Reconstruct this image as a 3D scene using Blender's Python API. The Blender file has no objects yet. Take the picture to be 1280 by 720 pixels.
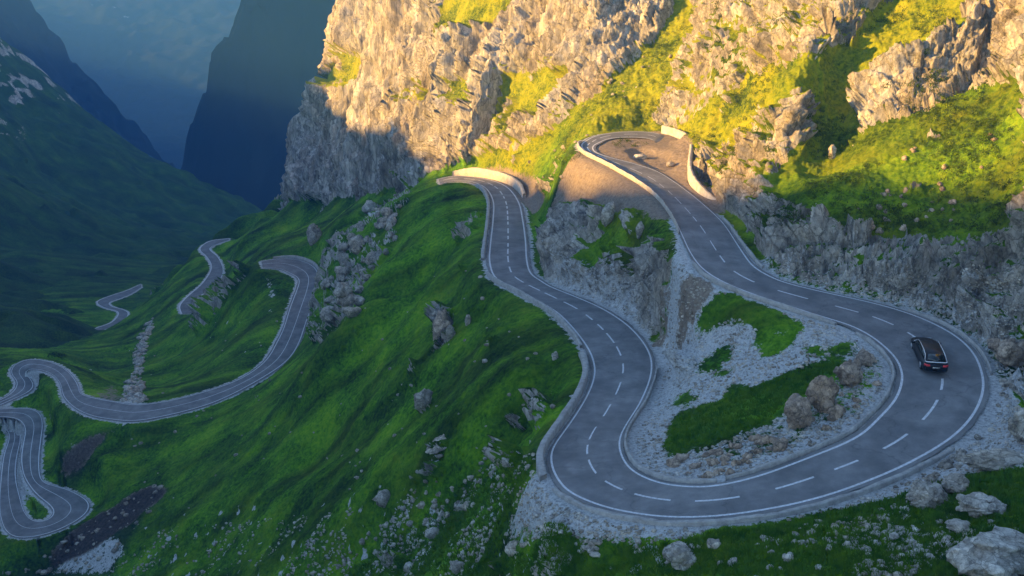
import bpy, bmesh, math, random
import numpy as np
from mathutils import Vector, Matrix
from mathutils.bvhtree import BVHTree

sc = bpy.context.scene
R = math.radians
# ------------------------------------------------------------------ camera
F = 1372.0                      # focal length in photograph pixels (1280 wide)
PITCH = R(17.0)
CP, SP = math.cos(PITCH), math.sin(PITCH)
cam_d = bpy.data.cameras.new('camera')
cam_d.sensor_width = 36.0
cam_d.lens = 36.0 * F / 1280.0
cam_d.clip_start = 0.5
cam_d.clip_end = 20000
cam = bpy.data.objects.new('camera', cam_d)
sc.collection.objects.link(cam)
cam.location = (0, 0, 0)
cam.rotation_euler = (R(90) - PITCH, 0, 0)
sc.camera = cam
# ------------------------------------------------------------------ light
SUN_EL, SUN_AZ = R(15.0), R(12.0)      # azimuth measured from -X towards -Y
sdir = Vector((-math.cos(SUN_EL) * math.cos(SUN_AZ), -math.cos(SUN_EL) * math.sin(SUN_AZ), math.sin(SUN_EL)))
world = bpy.data.worlds.new('World')
sc.world = world
world.use_nodes = True
wn = world.node_tree
wn.nodes.clear()
sky = wn.nodes.new('ShaderNodeTexSky')
sky.sky_type = 'NISHITA'
sky.sun_disc = False
sky.sun_elevation = SUN_EL
sky.sun_rotation = math.atan2(sdir.x, sdir.y)
sky.altitude = 2000
sky.air_density = 1.0
sky.dust_density = 0.3
sky.ozone_density = 1.0
bg = wn.nodes.new('ShaderNodeBackground')
bg.inputs['Strength'].default_value = 0.11
wo = wn.nodes.new('ShaderNodeOutputWorld')
wn.links.new(sky.outputs[0], bg.inputs[0])
wn.links.new(bg.outputs[0], wo.inputs[0])
sun_d = bpy.data.lights.new('sun', 'SUN')
sun_d.energy = 5.0
sun_d.angle = R(0.6)
sun_d.color = (1.0, 0.57, 0.14)
sun = bpy.data.objects.new('sun', sun_d)
sun.rotation_euler = sdir.to_track_quat('Z', 'Y').to_euler()
sc.collection.objects.link(sun)
sc.view_settings.view_transform = 'Standard'
sc.view_settings.look = 'None'
sc.view_settings.exposure = 1.9
sc.view_settings.gamma = 1.0
sc.view_settings.use_curve_mapping = False
sc.cycles.max_bounces = 4
sc.cycles.diffuse_bounces = 3
sc.cycles.volume_bounces = 0
sc.cycles.use_adaptive_sampling = True

# ------------------------------------------------------------------ helpers
def tag(o, label=None, cat=None, group=None, kind=None):
    if label: o['label'] = label
    if cat: o['category'] = cat
    if group: o['group'] = group
    if kind: o['kind'] = kind
    return o

def tslope(py):
    v = (360.0 - np.asarray(py, float)) / F
    return (-SP + v * CP) / (CP + v * SP)

def at_d(px, py, d):
    """survey point: sight line of the pixel cut at forward distance d"""
    px, py, d = np.asarray(px, float), np.asarray(py, float), np.asarray(d, float)
    v = (360.0 - py) / F
    return np.stack([(px - 640.0) / F / (CP + v * SP) * d, d, tslope(py) * d], -1)

def at_z(px, py, z):
    return at_d(px, py, np.asarray(z, float) / tslope(py))

def new_mesh(name, verts, faces, mat=None, smooth=False, parent=None):
    me = bpy.data.meshes.new(name)
    verts = np.asarray(verts, np.float32)
    me.vertices.add(len(verts))
    me.vertices.foreach_set('co', verts.ravel())
    if isinstance(faces, np.ndarray):
        n, k = faces.shape
        me.loops.add(n * k)
        me.loops.foreach_set('vertex_index', faces.astype(np.int32).ravel())
        me.polygons.add(n)
        me.polygons.foreach_set('loop_start', np.arange(0, n * k, k, dtype=np.int32))
        me.polygons.foreach_set('loop_total', np.full(n, k, np.int32))
    else:
        tot = sum(len(f) for f in faces)
        me.loops.add(tot)
        me.loops.foreach_set('vertex_index', np.array([i for f in faces for i in f], np.int32))
        me.polygons.add(len(faces))
        ls = np.cumsum([0] + [len(f) for f in faces[:-1]])
        me.polygons.foreach_set('loop_start', np.array(ls, np.int32))
        me.polygons.foreach_set('loop_total', np.array([len(f) for f in faces], np.int32))
    if smooth:
        me.polygons.foreach_set('use_smooth', np.ones(len(me.polygons), bool))
    me.update(calc_edges=True)
    me.validate()
    if mat: me.materials.append(mat)
    o = bpy.data.objects.new(name, me)
    sc.collection.objects.link(o)
    if parent: o.parent = parent
    return o

def add_attr(o, name, arr):
    a = o.data.color_attributes.new(name, 'FLOAT_COLOR', 'POINT')
    buf = np.ones((len(arr), 4), np.float32)
    buf[:, :arr.shape[1]] = arr
    a.data.foreach_set('color', buf.ravel())

def smooth(e0, e1, x):
    t = np.clip((x - e0) / (e1 - e0), 0, 1)
    return t * t * (3 - 2 * t)

# ---- noise in numpy
def _hash(ix, iy, iz, seed):
    h = (ix.astype(np.int64) * 374761393 + iy.astype(np.int64) * 668265263 + iz.astype(np.int64) * 2147483647 + seed * 974711) & 0xffffffff
    h = ((h ^ (h >> 13)) * 1274126177) & 0xffffffff
    h = ((h ^ (h >> 16)) * 2246822519) & 0xffffffff
    return h ^ (h >> 15)

def _h01(h):
    return (h & 0xffff).astype(np.float32) / 65535.0

def vnoise(P, seed=0):
    """smooth gradient-like value noise, about -1..1"""
    i = np.floor(P).astype(np.int64)
    f = (P - i).astype(np.float32)
    u = f * f * f * (f * (f * 6 - 15) + 10)
    out = np.zeros(len(P), np.float32)
    for dx in (0, 1):
        wx = u[:, 0] if dx else 1 - u[:, 0]
        for dy in (0, 1):
            wy = wx * (u[:, 1] if dy else 1 - u[:, 1])
            for dz in (0, 1):
                w = wy * (u[:, 2] if dz else 1 - u[:, 2])
                h = _hash(i[:, 0] + dx, i[:, 1] + dy, i[:, 2] + dz, seed)
                gx = _h01(h) * 2 - 1
                gy = _h01(h >> 8) * 2 - 1
                gz = _h01(h >> 16) * 2 - 1
                out += w * (gx * (f[:, 0] - dx) + gy * (f[:, 1] - dy) + gz * (f[:, 2] - dz))
    return out * 1.6

def fbm(P, octv=3, seed=0, ridged=False):
    o = np.zeros(len(P), np.float32)
    a, s = 1.0, 0.0
    for k in range(octv):
        n = vnoise(P * (2.03 ** k) + k * 17.3, seed + k)
        if ridged: n = 1 - 2 * np.abs(n)
        o += a * n
        s += a
        a *= 0.5
    return o / s

def facet(P, seed=0, tilt=0.9):
    """broken-rock noise: every cell is its own tilted flat face"""
    ib = np.floor(P).astype(np.int64)
    best = np.full(len(P), 1e9, np.float32)
    val = np.zeros(len(P), np.float32)
    for dx in (-1, 0, 1):
        for dy in (-1, 0, 1):
            for dz in (-1, 0, 1):
                c = ib + np.array([dx, dy, dz])
                h = _hash(c[:, 0], c[:, 1], c[:, 2], seed)
                o = np.stack([_h01(h), _h01(h >> 8), _h01(h >> 16)], -1)
                d = P - (c + o)
                dd = (d * d).sum(1)
                h2 = _hash(c[:, 0], c[:, 1], c[:, 2], seed + 77)
                t = (_h01(h2) * 2 - 1) * d[:, 0] + (_h01(h2 >> 8) * 2 - 1) * d[:, 1] + (_h01(h2 >> 16) * 2 - 1) * d[:, 2]
                m = dd < best
                best = np.where(m, dd, best)
                val = np.where(m, (_h01(h2 >> 4) - 0.5) + tilt * t, val)
    return val.astype(np.float32)

# ---- node materials
class NM:
    def __init__(s, name, rough=0.9, spec=0.2):
        s.m = bpy.data.materials.new(name)
        s.m.use_nodes = True
        s.t = s.m.node_tree
        s.b = s.t.nodes['Principled BSDF']
        s.b.inputs['Roughness'].default_value = rough
        s.b.inputs['Specular IOR Level'].default_value = spec
    def n(s, typ, **kw):
        nd = s.t.nodes.new(typ)
        for k, v in kw.items(): setattr(nd, k, v)
        return nd
    def l(s, a, b): s.t.links.new(a, b)
    def coord(s, scale=(1, 1, 1), rot=(0, 0, 0)):
        g = s.n('ShaderNodeNewGeometry')
        mp = s.n('ShaderNodeMapping')
        mp.inputs['Scale'].default_value = scale
        mp.inputs['Rotation'].default_value = rot
        s.l(g.outputs['Position'], mp.inputs['Vector'])
        return mp.outputs[0]
    def noise(s, scale, detail=4, rough=0.6, vec=None, dist=0.0):
        t = s.n('ShaderNodeTexNoise')
        t.inputs['Scale'].default_value = scale
        t.inputs['Detail'].default_value = detail
        t.inputs['Roughness'].default_value = rough
        t.inputs['Distortion'].default_value = dist
        s.l(vec if vec is not None else s.coord(), t.inputs['Vector'])
        return t.outputs['Fac']
    def ramp(s, fac, stops):
        r = s.n('ShaderNodeValToRGB')
        e = r.color_ramp.elements
        while len(e) < len(stops): e.new(0.5)
        for i, (p, c) in enumerate(stops):
            e[i].position = p
            e[i].color = (c[0], c[1], c[2], 1) if not isinstance(c, (int, float)) else (c, c, c, 1)
        s.l(fac, r.inputs[0])
        return r.outputs[0]
    def mix(s, fac, a, b, mode='MIX'):
        m = s.n('ShaderNodeMix', data_type='RGBA', blend_type=mode)
        for sock, v in ((m.inputs[0], fac), (m.inputs[6], a), (m.inputs[7], b)):
            if hasattr(v, 'is_linked'): s.l(v, sock)
            elif isinstance(v, tuple): sock.default_value = (*v, 1)
            else: sock.default_value = v
        return m.outputs[2]
    def math(s, op, a, b=0.0):
        m = s.n('ShaderNodeMath', operation=op)
        for i, v in enumerate((a, b)):
            if hasattr(v, 'is_linked'): s.l(v, m.inputs[i])
            else: m.inputs[i].default_value = v
        return m.outputs[0]
    def bump(s, h, strength=0.5, dist=0.1):
        b = s.n('ShaderNodeBump')
        b.inputs['Strength'].default_value = strength
        b.inputs['Distance'].default_value = dist
        s.l(h, b.inputs['Height'])
        s.l(b.outputs[0], s.b.inputs['Normal'])
    def col(s, c):
        if hasattr(c, 'is_linked'): s.l(c, s.b.inputs['Base Color'])
        else: s.b.inputs['Base Color'].default_value = (*c, 1)
    def attr(s, name):
        a = s.n('ShaderNodeAttribute')
        a.attribute_name = name
        sp = s.n('ShaderNodeSeparateColor')
        s.l(a.outputs['Color'], sp.inputs[0])
        return sp.outputs

# rock colour shared by the cliffs and boulders
ROCKC = [(0.33, (0.10, 0.092, 0.080)), (0.43, (0.29, 0.268, 0.235)), (0.53, (0.49, 0.458, 0.41)), (0.68, (0.66, 0.625, 0.57))]
def rock_col(m, vec):
    n1 = m.noise(0.30, 6, 0.7, vec)
    n2 = m.noise(1.7, 6, 0.75, vec)
    f = m.math('ADD', m.math('MULTIPLY', n1, 0.45), m.math('MULTIPLY', n2, 0.55))
    c = m.ramp(f, ROCKC)
    # open joints and broken blocks
    for sc_, w_, k_ in ((0.42, 0.03, 0.6), (1.5, 0.045, 0.45)):
        d = m.n('ShaderNodeVectorMath', operation='ADD')
        nz = m.n('ShaderNodeTexNoise'); nz.inputs['Scale'].default_value = sc_ * 2.2; nz.inputs['Detail'].default_value = 3
        m.l(vec, nz.inputs['Vector'])
        sm = m.n('ShaderNodeVectorMath', operation='SCALE'); sm.inputs['Scale'].default_value = 0.9 / sc_ * 0.5
        m.l(nz.outputs['Color'], sm.inputs[0])
        m.l(vec, d.inputs[0]); m.l(sm.outputs[0], d.inputs[1])
        vo = m.n('ShaderNodeTexVoronoi', feature='DISTANCE_TO_EDGE'); vo.inputs['Scale'].default_value = sc_
        m.l(d.outputs[0], vo.inputs['Vector'])
        c = m.mix(m.ramp(vo.outputs['Distance'], [(0.0, k_), (w_, 0.0)]), c, (0.045, 0.042, 0.040))
        v2 = m.n('ShaderNodeTexVoronoi', feature='F1'); v2.inputs['Scale'].default_value = sc_
        m.l(d.outputs[0], v2.inputs['Vector'])
        bw = m.n('ShaderNodeRGBToBW'); m.l(v2.outputs['Color'], bw.inputs[0])
        c = m.mix(0.55, c, m.ramp(bw.outputs[0], [(0.2, 0.55), (0.8, 1.25)]), 'MULTIPLY')
    w = m.noise(0.09, 4, 0.6, vec)
    return m.mix(m.ramp(w, [(0.42, 0.0), (0.66, 0.6)]), c, (0.74, 0.62, 0.46), 'MULTIPLY')

def terrain_mat():
    m = NM('mountain_ground', 0.95, 0.12)
    a = m.attr('surf')          # R rock, G scree, B tan earth
    g = m.attr('tone')          # R vertical slabs, G sunlit yellow painted into the grass, B dark heath / earth
    vec = m.coord()
    vm = m.n('ShaderNodeMix', data_type='VECTOR')
    m.l(g[0], vm.inputs[0]); m.l(m.coord((1, 1, 0.6), (0, R(25), 0)), vm.inputs[4]); m.l(m.coord((0.8, 0.8, 0.11)), vm.inputs[5])
    rk = rock_col(m, vm.outputs[1])
    gn = m.noise(0.12, 5, 0.62)
    gf = m.noise(1.6, 5, 0.72)
    gsum = m.math('ADD', m.math('MULTIPLY', gn, 0.5), m.math('MULTIPLY', gf, 0.5))
    grass = m.ramp(gsum, [(0.38, (0.013, 0.042, 0.001)), (0.46, (0.042, 0.120, 0.002)), (0.54, (0.088, 0.195, 0.003)), (0.66, (0.17, 0.25, 0.010))])
    lit_grass = m.ramp(gsum, [(0.38, (0.035, 0.065, 0.002)), (0.46, (0.15, 0.19, 0.004)), (0.54, (0.29, 0.30, 0.006)), (0.68, (0.42, 0.38, 0.02))])  # grass with the yellow of low sun painted into its colour
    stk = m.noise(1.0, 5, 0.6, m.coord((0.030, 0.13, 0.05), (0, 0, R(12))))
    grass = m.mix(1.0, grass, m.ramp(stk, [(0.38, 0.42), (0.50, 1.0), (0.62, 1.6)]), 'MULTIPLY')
    grass = m.mix(g[1], grass, lit_grass)
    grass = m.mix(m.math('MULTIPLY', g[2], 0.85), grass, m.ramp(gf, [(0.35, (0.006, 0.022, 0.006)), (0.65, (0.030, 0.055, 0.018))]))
    scn = m.noise(3.2, 6, 0.8)
    scree = m.ramp(scn, [(0.34, (0.15, 0.15, 0.148)), (0.43, (0.40, 0.40, 0.395)), (0.55, (0.60, 0.60, 0.59)), (0.72, (0.72, 0.71, 0.70))])
    tn = m.noise(2.0, 6, 0.75)
    tan = m.ramp(tn, [(0.3, (0.15, 0.115, 0.085)), (0.5, (0.27, 0.215, 0.165)), (0.72, (0.38, 0.31, 0.25))])
    # ragged borders
    edge = m.noise(0.9, 6, 0.75)
    def thr(ch, k=1.0, lo=0.46, hi=0.54):
        return m.ramp(m.math('ADD', ch, m.math('MULTIPLY', m.math('SUBTRACT', edge, 0.5), k)), [(lo, 0.0), (hi, 1.0)])
    c = m.mix(thr(a[0]), grass, rk)
    c = m.mix(thr(a[1], 1.3), c, scree)
    c = m.mix(thr(a[2], 1.1), c, tan)
    earth = m.math('MULTIPLY', m.ramp(a[2], [(0.3, 0.0), (0.6, 1.0)]), g[2])
    c = m.mix(earth, c, m.ramp(tn, [(0.35, (0.022, 0.018, 0.016)), (0.6, (0.085, 0.068, 0.058)), (0.75, (0.24, 0.22, 0.21))]))
    m.col(c)
    bn = m.noise(1.1, 8, 0.72)
    bn2 = m.noise(6.0, 4, 0.7)
    h = m.math('ADD', bn, m.math('MULTIPLY', bn2, 0.25))
    m.bump(h, 0.9, 0.6)
    return m.m
# ------------------------------------------------------------------ roads: surveyed edge pairs (left px, right px, height)
def resample(P, n):
    """Catmull-Rom through rows of P"""
    P = np.asarray(P, float)
    Q = np.vstack([2 * P[0] - P[1], P, 2 * P[-1] - P[-2]])
    out = []
    for i in range(1, len(Q) - 2):
        p0, p1, p2, p3 = Q[i - 1], Q[i], Q[i + 1], Q[i + 2]
        for t in np.linspace(0, 1, n, endpoint=False):
            out.append(0.5 * ((2 * p1) + (-p0 + p2) * t + (2 * p0 - 5 * p1 + 4 * p2 - p3) * t * t + (-p0 + 3 * p1 - 3 * p2 + p3) * t ** 3))
    out.append(P[-1])
    return np.array(out)

def poly_at(E, ts):
    """point on a polyline of px at fractional arclength"""
    E = np.asarray(E, float)
    s = np.r_[0, np.cumsum(np.hypot(*np.diff(E, axis=0).T))]
    s /= s[-1]
    return np.stack([np.interp(ts, s, E[:, 0]), np.interp(ts, s, E[:, 1])], -1)

class Road: pass
def make_road(A, B, Z, step=0.6, sm=6, extra=None):
    """A, B: pixel pairs (same count), Z: heights"""
    A, B = np.asarray(A, float), np.asarray(B, float)
    Z = np.asarray(Z, float)
    PA = at_z(A[:, 0], A[:, 1], Z)
    PB = at_z(B[:, 0], B[:, 1], Z)
    D = resample(np.hstack([PA, PB]), 24)
    # even spacing along centre
    C = (D[:, :3] + D[:, 3:]) / 2
    s = np.r_[0, np.cumsum(np.linalg.norm(np.diff(C, axis=0), axis=1))]
    n = int(s[-1] / step)
    si = np.linspace(0, s[-1], n)
    D = np.stack([np.interp(si, s, D[:, k]) for k in range(6)], -1)
    k = np.ones(2 * sm + 1) / (2 * sm + 1)
    for j in range(6):
        pad = np.r_[2 * D[0, j] - D[sm:0:-1, j], D[:, j], 2 * D[-1, j] - D[-2:-sm - 2:-1, j]]
        D[:, j] = np.convolve(pad, k, 'valid')
    r = Road()
    r.a, r.b = D[:, :3], D[:, 3:]
    r.s = si
    r.c = (r.a + r.b) / 2
    w = r.b - r.a
    r.w = np.linalg.norm(w, axis=1)
    r.u = w / r.w[:, None]          # unit across, a -> b
    return r

# upper road from the hairpin under the crags, past the car, round the front bend, up the middle and out to the left
A1 = [(838,173.5),(814,165.5),(778,165),(749,169),(733,176),(727,182),(733,190),(755.5,202.5),(778,215),(804,231),(825,249),(843,274),(853.3,295.3),(861.7,313.3),(872.8,330),(886.7,342.5),(903.3,352.2),(925.6,362),(952,371.5),
      (987.8,383.2),(1015.6,392.2),(1043.3,400.6),(1065.6,407.5),(1085,418),(1096.7,425.8),(1113,440),(1123,453),(1127.5,466.7),(1127.3,477),(1123.7,491),(1115,505.7),(1101.4,520),(1080.5,540.4),(1055.5,554.6),(1024.4,567.2),(989.4,580.8),(948.6,595.4),(900,607),(868,609),(841,607),(817.7,602),(796.4,592.5),(782.8,580.8),(776,567),(774,555),(776.7,542),(786.5,524.8),(800,503.4),(811.6,476),(814.5,455.2),(809.7,437.7),(796,418.3),(776.6,400.8),(749.4,384.3),(718.3,370.7),(689,359),(676.7,351.7),(663.3,341.7),(658.3,325),(656.7,300),(653.3,275),(648.5,254),(638,238),(625,229.3),(605,223.5),(585,220.8),(565,220),(548,224)]
B1 = [(828,180),(808,172.5),(778,171.7),(760,173.8),(748.6,178.5),(741,183.3),(744,190.5),(764,197.5),(790,204),(818,213),(839,225),(865,244),(894.4,269.4),(908,284.7),(923,308),(939.4,331.4),(953.3,341),(972.8,350.8),(1000,358.5),
      (1037.8,367.2),(1073.9,374.9),(1098.9,381),(1119.7,386.7),(1146.7,395.8),(1173,407.5),(1196.7,421.7),(1213,436.7),(1223,453),(1229,474),(1228,492),(1221,511),(1205,533),(1175,557),(1122.8,585.4),(1067,608),(1026,621.6),(977.7,633.3),(910,644),(856.6,647),(815.8,645),(778.9,639),(752,632.5),(718.4,619),(702.8,606.5),(693,591),(689,575.4),(692.5,558),(714.5,526.7),(731.9,499),(741.7,476),(743.2,458),(736,437),(718.3,412.5),(697,391),(673.3,376.7),(650,363.3),(628.3,353.3),(616.7,343.3),(611.9,325),(613.3,303.3),(616.2,277),(616.9,254),(611,239.5),(601.7,231.7),(590,227.5),(576,226),(562,226.5),(550,230)]
zk = [(0,-32),(5,-32),(12,-33.6),(18,-35.3),(23,-36.5),(29,-37.6),(35,-39.8),(41,-42.2),(46,-43.8),(51,-45.2),(56,-46.6),(60,-47.8),(63,-49),(67,-50.8)]
Z1 = np.interp(np.arange(len(A1)), [a for a, b in zk], [b for a, b in zk])
assert len(A1) == len(B1), (len(A1), len(B1))
road1 = make_road(A1, B1, Z1, 0.5, 3)
# lower road sweeping across the meadow
A2 = [(328.3,334),(340,334.6),(351.7,335.5),(360,340.8),(368,343.8),(374.5,350),(371,363.3),(363.3,383.3),(355,410),(345.8,429),(332,451.6),(300,474),(255.5,490),(204.4,502.7),(166,506.5),(149.7,503.3),(122,498.7),(100.8,492.6),(97.5,482),(86.5,466),(70.3,455.5),(50,449.5),(30,449.5),(15.3,455),(10,463),(20,473),(22,484),(11,495),(-10,504)]
B2 = [(326.7,326.7),(344,323.3),(364,323.3),(383.3,327.5),(394,335),(397.5,345),(396,363.3),(391,380),(382,403.3),(373.3,429),(357.7,451.6),(319.4,477),(268,502.7),(210.8,518.7),(170,526),(149.7,525),(118,520.5),(95,510.5),(80,495.7),(76,480.4),(66,468),(50,462),(38,461),(29,463.6),(31,467),(40,476),(41,486.5),(27.5,494),(-2,507)]
z2 = [(0,-84),(5,-86),(8,-89),(10,-92),(12,-94),(15,-96.5),(18,-98.5),(22,-100.5),(25,-103),(28,-104.4)]
Z2 = np.interp(np.arange(len(A2)), [a for a, b in z2], [b for a, b in z2])
assert len(A2) == len(B2), (len(A2), len(B2))
road2 = make_road(A2, B2, Z2, 1.0, 3)
# valley loop at the lower left
A3 = [(-16,512),(0,512),(20,510),(38,510),(48,515),(53.5,525),(52,541),(48.5,570),(49.5,596),(58,606),(76,608.5),(97,618),(115,632),(101,648),(73,663),(35,673),(10,667),(0,640),(1,605),(5,570),(11.5,550),(11.5,540),(3,534),(-14,532)]
B3 = [(-16,521),(0,521),(12,521),(22,523),(29,528),(32.5,537),(31,546),(27,572),(30,594),(38,608),(48,620),(58,627),(68,637),(67,645),(56,652),(40,652),(30,640),(24,620),(19,596),(20.5,572),(25,552),(25,540),(16,527),(-14,524.5)]
z3 = [(0,-104.9),(4,-105),(8,-107),(13,-108),(17,-108.6),(20,-108.8),(23,-107.5)]
assert len(A3) == len(B3), (len(A3), len(B3))
Z3 = np.interp(np.arange(len(A3)), [a for a, b in z3], [b for a, b in z3])
road3 = make_road(A3, B3, Z3, 1.0, 3)
# far little road down the shoulder of the meadow
A4 = [(286,298),(275,299.3),(262.5,300.8),(249,311),(258,320.5),(264.6,334),(254,353),(233,371.7),(224,383),(227,392.5)]
B4 = [(286,300.5),(281,302),(267,307),(262,312),(273,322),(279,340.4),(267,359),(248,371.7),(241,384),(243.8,391.5)]
Z4 = np.linspace(-108, -114, len(A4))
road4 = make_road(A4, B4, Z4, 1.2, 2)
# valley-floor road beyond
A5 = [(176,355),(160,362.5),(140,369),(121,377),(130,384.5),(148,390),(140,402.5),(120,410),(98,420)]
B5 = [(177,359),(163,368),(148,374),(137,378),(140,383),(160,390),(152,404),(124,414.5),(100,425)]
Z5 = np.linspace(-150, -141, len(A5))
road5 = make_road(A5, B5, Z5, 1.5, 2)
ROADS = [(road1, 0.55, 0.9), (road2, 0.5, 0.8), (road3, 0.3, 0.5), (road4, 0.3, 0.6), (road5, 0.2, 0.5)]   # road, asphalt past the line, verge

# ------------------------------------------------------------------ base height from survey points
ctrl = []
def cp(*rows):
    for px, py, d in rows: ctrl.append(at_d(px, py, d))
for r, _, _ in ROADS:
    k = max(1, int(5.0 / (r.s[1] - r.s[0])))
    for i in range(0, len(r.s), k):
        ctrl.append(r.a[i]); ctrl.append(r.b[i])
# headland cliff: foot, middle, top
cp((375,250,415),(408,245,380),(470,236,335),(540,213,292),(600,196,262),(640,205,240),(378,200,422),(402,120,430),(428,70,440),(452,0,452),(456,-60,470))
cp((440,170,372),(440,100,380),(450,20,395),(500,170,322),(500,100,332),(500,20,345),(500,-60,365),(560,150,288),(560,80,297),(580,0,310),(600,150,266),(610,90,274),(640,20,286),(640,-60,300),(560,-60,330),(430,240,360))
cp((650,150,250),(690,60,258),(700,0,268),(690,110,245),(720,60,244),(740,0,252),(740,-60,268))
cp((560,-120,560),(510,-150,480),(600,-200,380),(800,-200,300))
# grass ramp and crags over the top hairpin
cp((660,215,228),(700,215,205),(710,180,212),(740,145,208),(780,115,214),(830,60,224),(870,25,232),(780,60,236),(800,0,246),(850,0,240),(850,-60,255))
cp((815,150,208),(850,120,207),(860,80,214),(900,60,200),(900,0,212),(950,0,205),(950,-60,222),(862,172,199),(872,205,177),(902,235,163),(935,285,135),(900,150,184),(930,100,188),(960,150,155),(960,60,182),(960,220,138),(985,290,126))
cp((1000,330,118.5),(1000,250,128),(1000,180,140),(1010,100,156),(1010,20,176),(1010,-60,190),(1050,350,115),(1060,270,123),(1060,180,137),(1070,100,150),(1080,20,168),(1080,-60,182))
cp((1110,370,112),(1120,300,119),(1130,220,129),(1130,150,139),(1150,80,150),(1150,0,162),(1150,-60,175),(1180,395,106),(1190,330,112),(1200,250,121),(1200,170,131),(1200,100,143),(1210,30,152),(1220,-60,165))
cp((1228,430,100),(1240,370,106),(1260,300,111),(1260,220,119),(1270,150,128),(1270,60,141),(1270,-30,153),(1340,400,96),(1340,250,105),(1340,100,122),(1340,-60,140),(1450,400,88),(1450,200,100),(1450,0,118),(1245,480,95),(1265,510,87),(1340,520,80),(1450,540,72))
# near ground in front of the bend
cp((1250,560,79),(1200,585,76),(1200,640,70),(1280,640,67),(1280,700,60),(1340,650,64),(1340,720,55),(1100,640,71),(1100,700,65),(1000,665,69.5),(1000,715,65),(900,672,72.5),(900,715,69),(800,672,74.5),(800,715,71.5),(740,665,77.5),(720,715,75),(1100,760,60),(900,760,65),(1280,760,53),(700,760,71),(1450,760,46))
# scree cone and green flank dropping to the valley
cp((680,630,86),(650,680,86),(600,700,92),(640,600,98),(660,540,106),(690,500,114),(720,470,119),(700,430,128),(670,400,138),(620,380,152),(580,350,168),(590,290,196),(590,250,222))
cp((600,560,118),(600,480,130),(600,420,145),(560,400,158),(520,640,118),(520,560,132),(520,480,148),(520,400,172),(540,340,188),(500,330,208),(540,280,210),(540,240,236),(500,250,246),(470,275,250),(500,700,114),(430,720,123),(430,640,136),(430,560,154),(430,480,176),(430,420,200),(440,370,220),(450,330,232),(420,310,246))
cp((330,720,140),(330,640,156),(330,560,180),(340,500,203),(380,460,205),(400,400,232),(250,720,158),(250,640,172),(250,560,198),(230,720,160),(170,720,170),(170,640,188),(170,570,208),(110,680,186),(60,700,188),(0,700,190),(-80,700,195),(0,760,180),(120,580,206),(80,560,214),(160,545,216),(-60,600,215),(-60,550,235),(300,760,140),(600,760,88),(450,760,112),(100,760,168))
# meadow behind the sweeping road
cp((300,440,250),(260,460,252),(220,480,250),(150,490,262),(330,400,268),(330,365,285),(350,355,285),(300,350,310),(280,420,285),(250,420,305),(200,430,320),(160,450,318),(120,470,300),(60,440,308),(110,440,330),(20,440,315),(-60,440,320))
cp((405,330,262),(410,290,300),(430,265,320),(330,305,335),(370,290,335),(400,265,350),(300,300,385),(330,270,410),(300,330,360),(280,370,350),(210,400,352),(180,410,362),(150,425,360),(210,360,420),(240,335,430),(270,290,445),(298,276,450),(332,262,435),(340,250,460))
# dark valley behind the shoulder
ctrl += [np.array(p, float) for p in [(-88,428,-104),(-91,450,-110),(-93,480,-116),(-85,412,-97),(-86,510,-122),(-70,545,-115),(-100,545,-140),(-80,580,-135),(-110,600,-150),(-112,430,-125),(-118,455,-130),(-108,500,-140),(-100,480,-128),(-110,480,-150),(-90,540,-165),(-130,430,-148),(-180,420,-142),(-200,360,-128),(-160,520,-158),(-220,480,-150),(-120,620,-175),(-60,620,-150),(-40,560,-120),(0,500,-60),(0,600,-60),(60,450,-20),(120,350,0),(180,250,20),(200,150,10),(-260,350,-125),(-260,250,-115),(-200,260,-108),(-160,180,-100),(-120,120,-90),(-80,60,-75),(-40,40,-60),(40,30,-38),(100,60,-26),(0,60,-46),(-260,560,-150)]]
for q in [(800,178),(830,186),(800,190),(845,195),(845,212),(770,184),(820,205)]: ctrl.append(at_z(q[0],q[1],-32.3))
ctrl = np.array(ctrl)
EPS2 = 9.0
def fit(C, lam=0.15):
    d2 = ((C[:, None, :2] - C[None, :, :2]) ** 2).sum(-1)
    K = -np.sqrt(d2 + EPS2)
    n = len(C)
    K[np.arange(n), np.arange(n)] += lam
    P = np.c_[np.ones(n), C[:, :2] / 100.0]
    M = np.block([[K, P], [P.T, np.zeros((3, 3))]])
    return np.linalg.solve(M, np.r_[C[:, 2], 0, 0, 0])
def evalr(C, W, X, Y):
    xy = np.stack([X.ravel(), Y.ravel()], -1).astype(np.float32)
    out = np.zeros(len(xy), np.float32)
    c = C[:, :2].astype(np.float32)
    w = W[:-3].astype(np.float32)
    c2 = (c * c).sum(1)
    for i in range(0, len(xy), 20000):
        q = xy[i:i + 20000]
        d2 = np.maximum((q * q).sum(1)[:, None] + c2[None] - 2 * q @ c.T, 0) + EPS2
        out[i:i + 20000] = -(np.sqrt(d2) @ w) + W[-3] + (q[:, 0] * W[-2] + q[:, 1] * W[-1]) / 100.0
    return out.reshape(X.shape)
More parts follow.
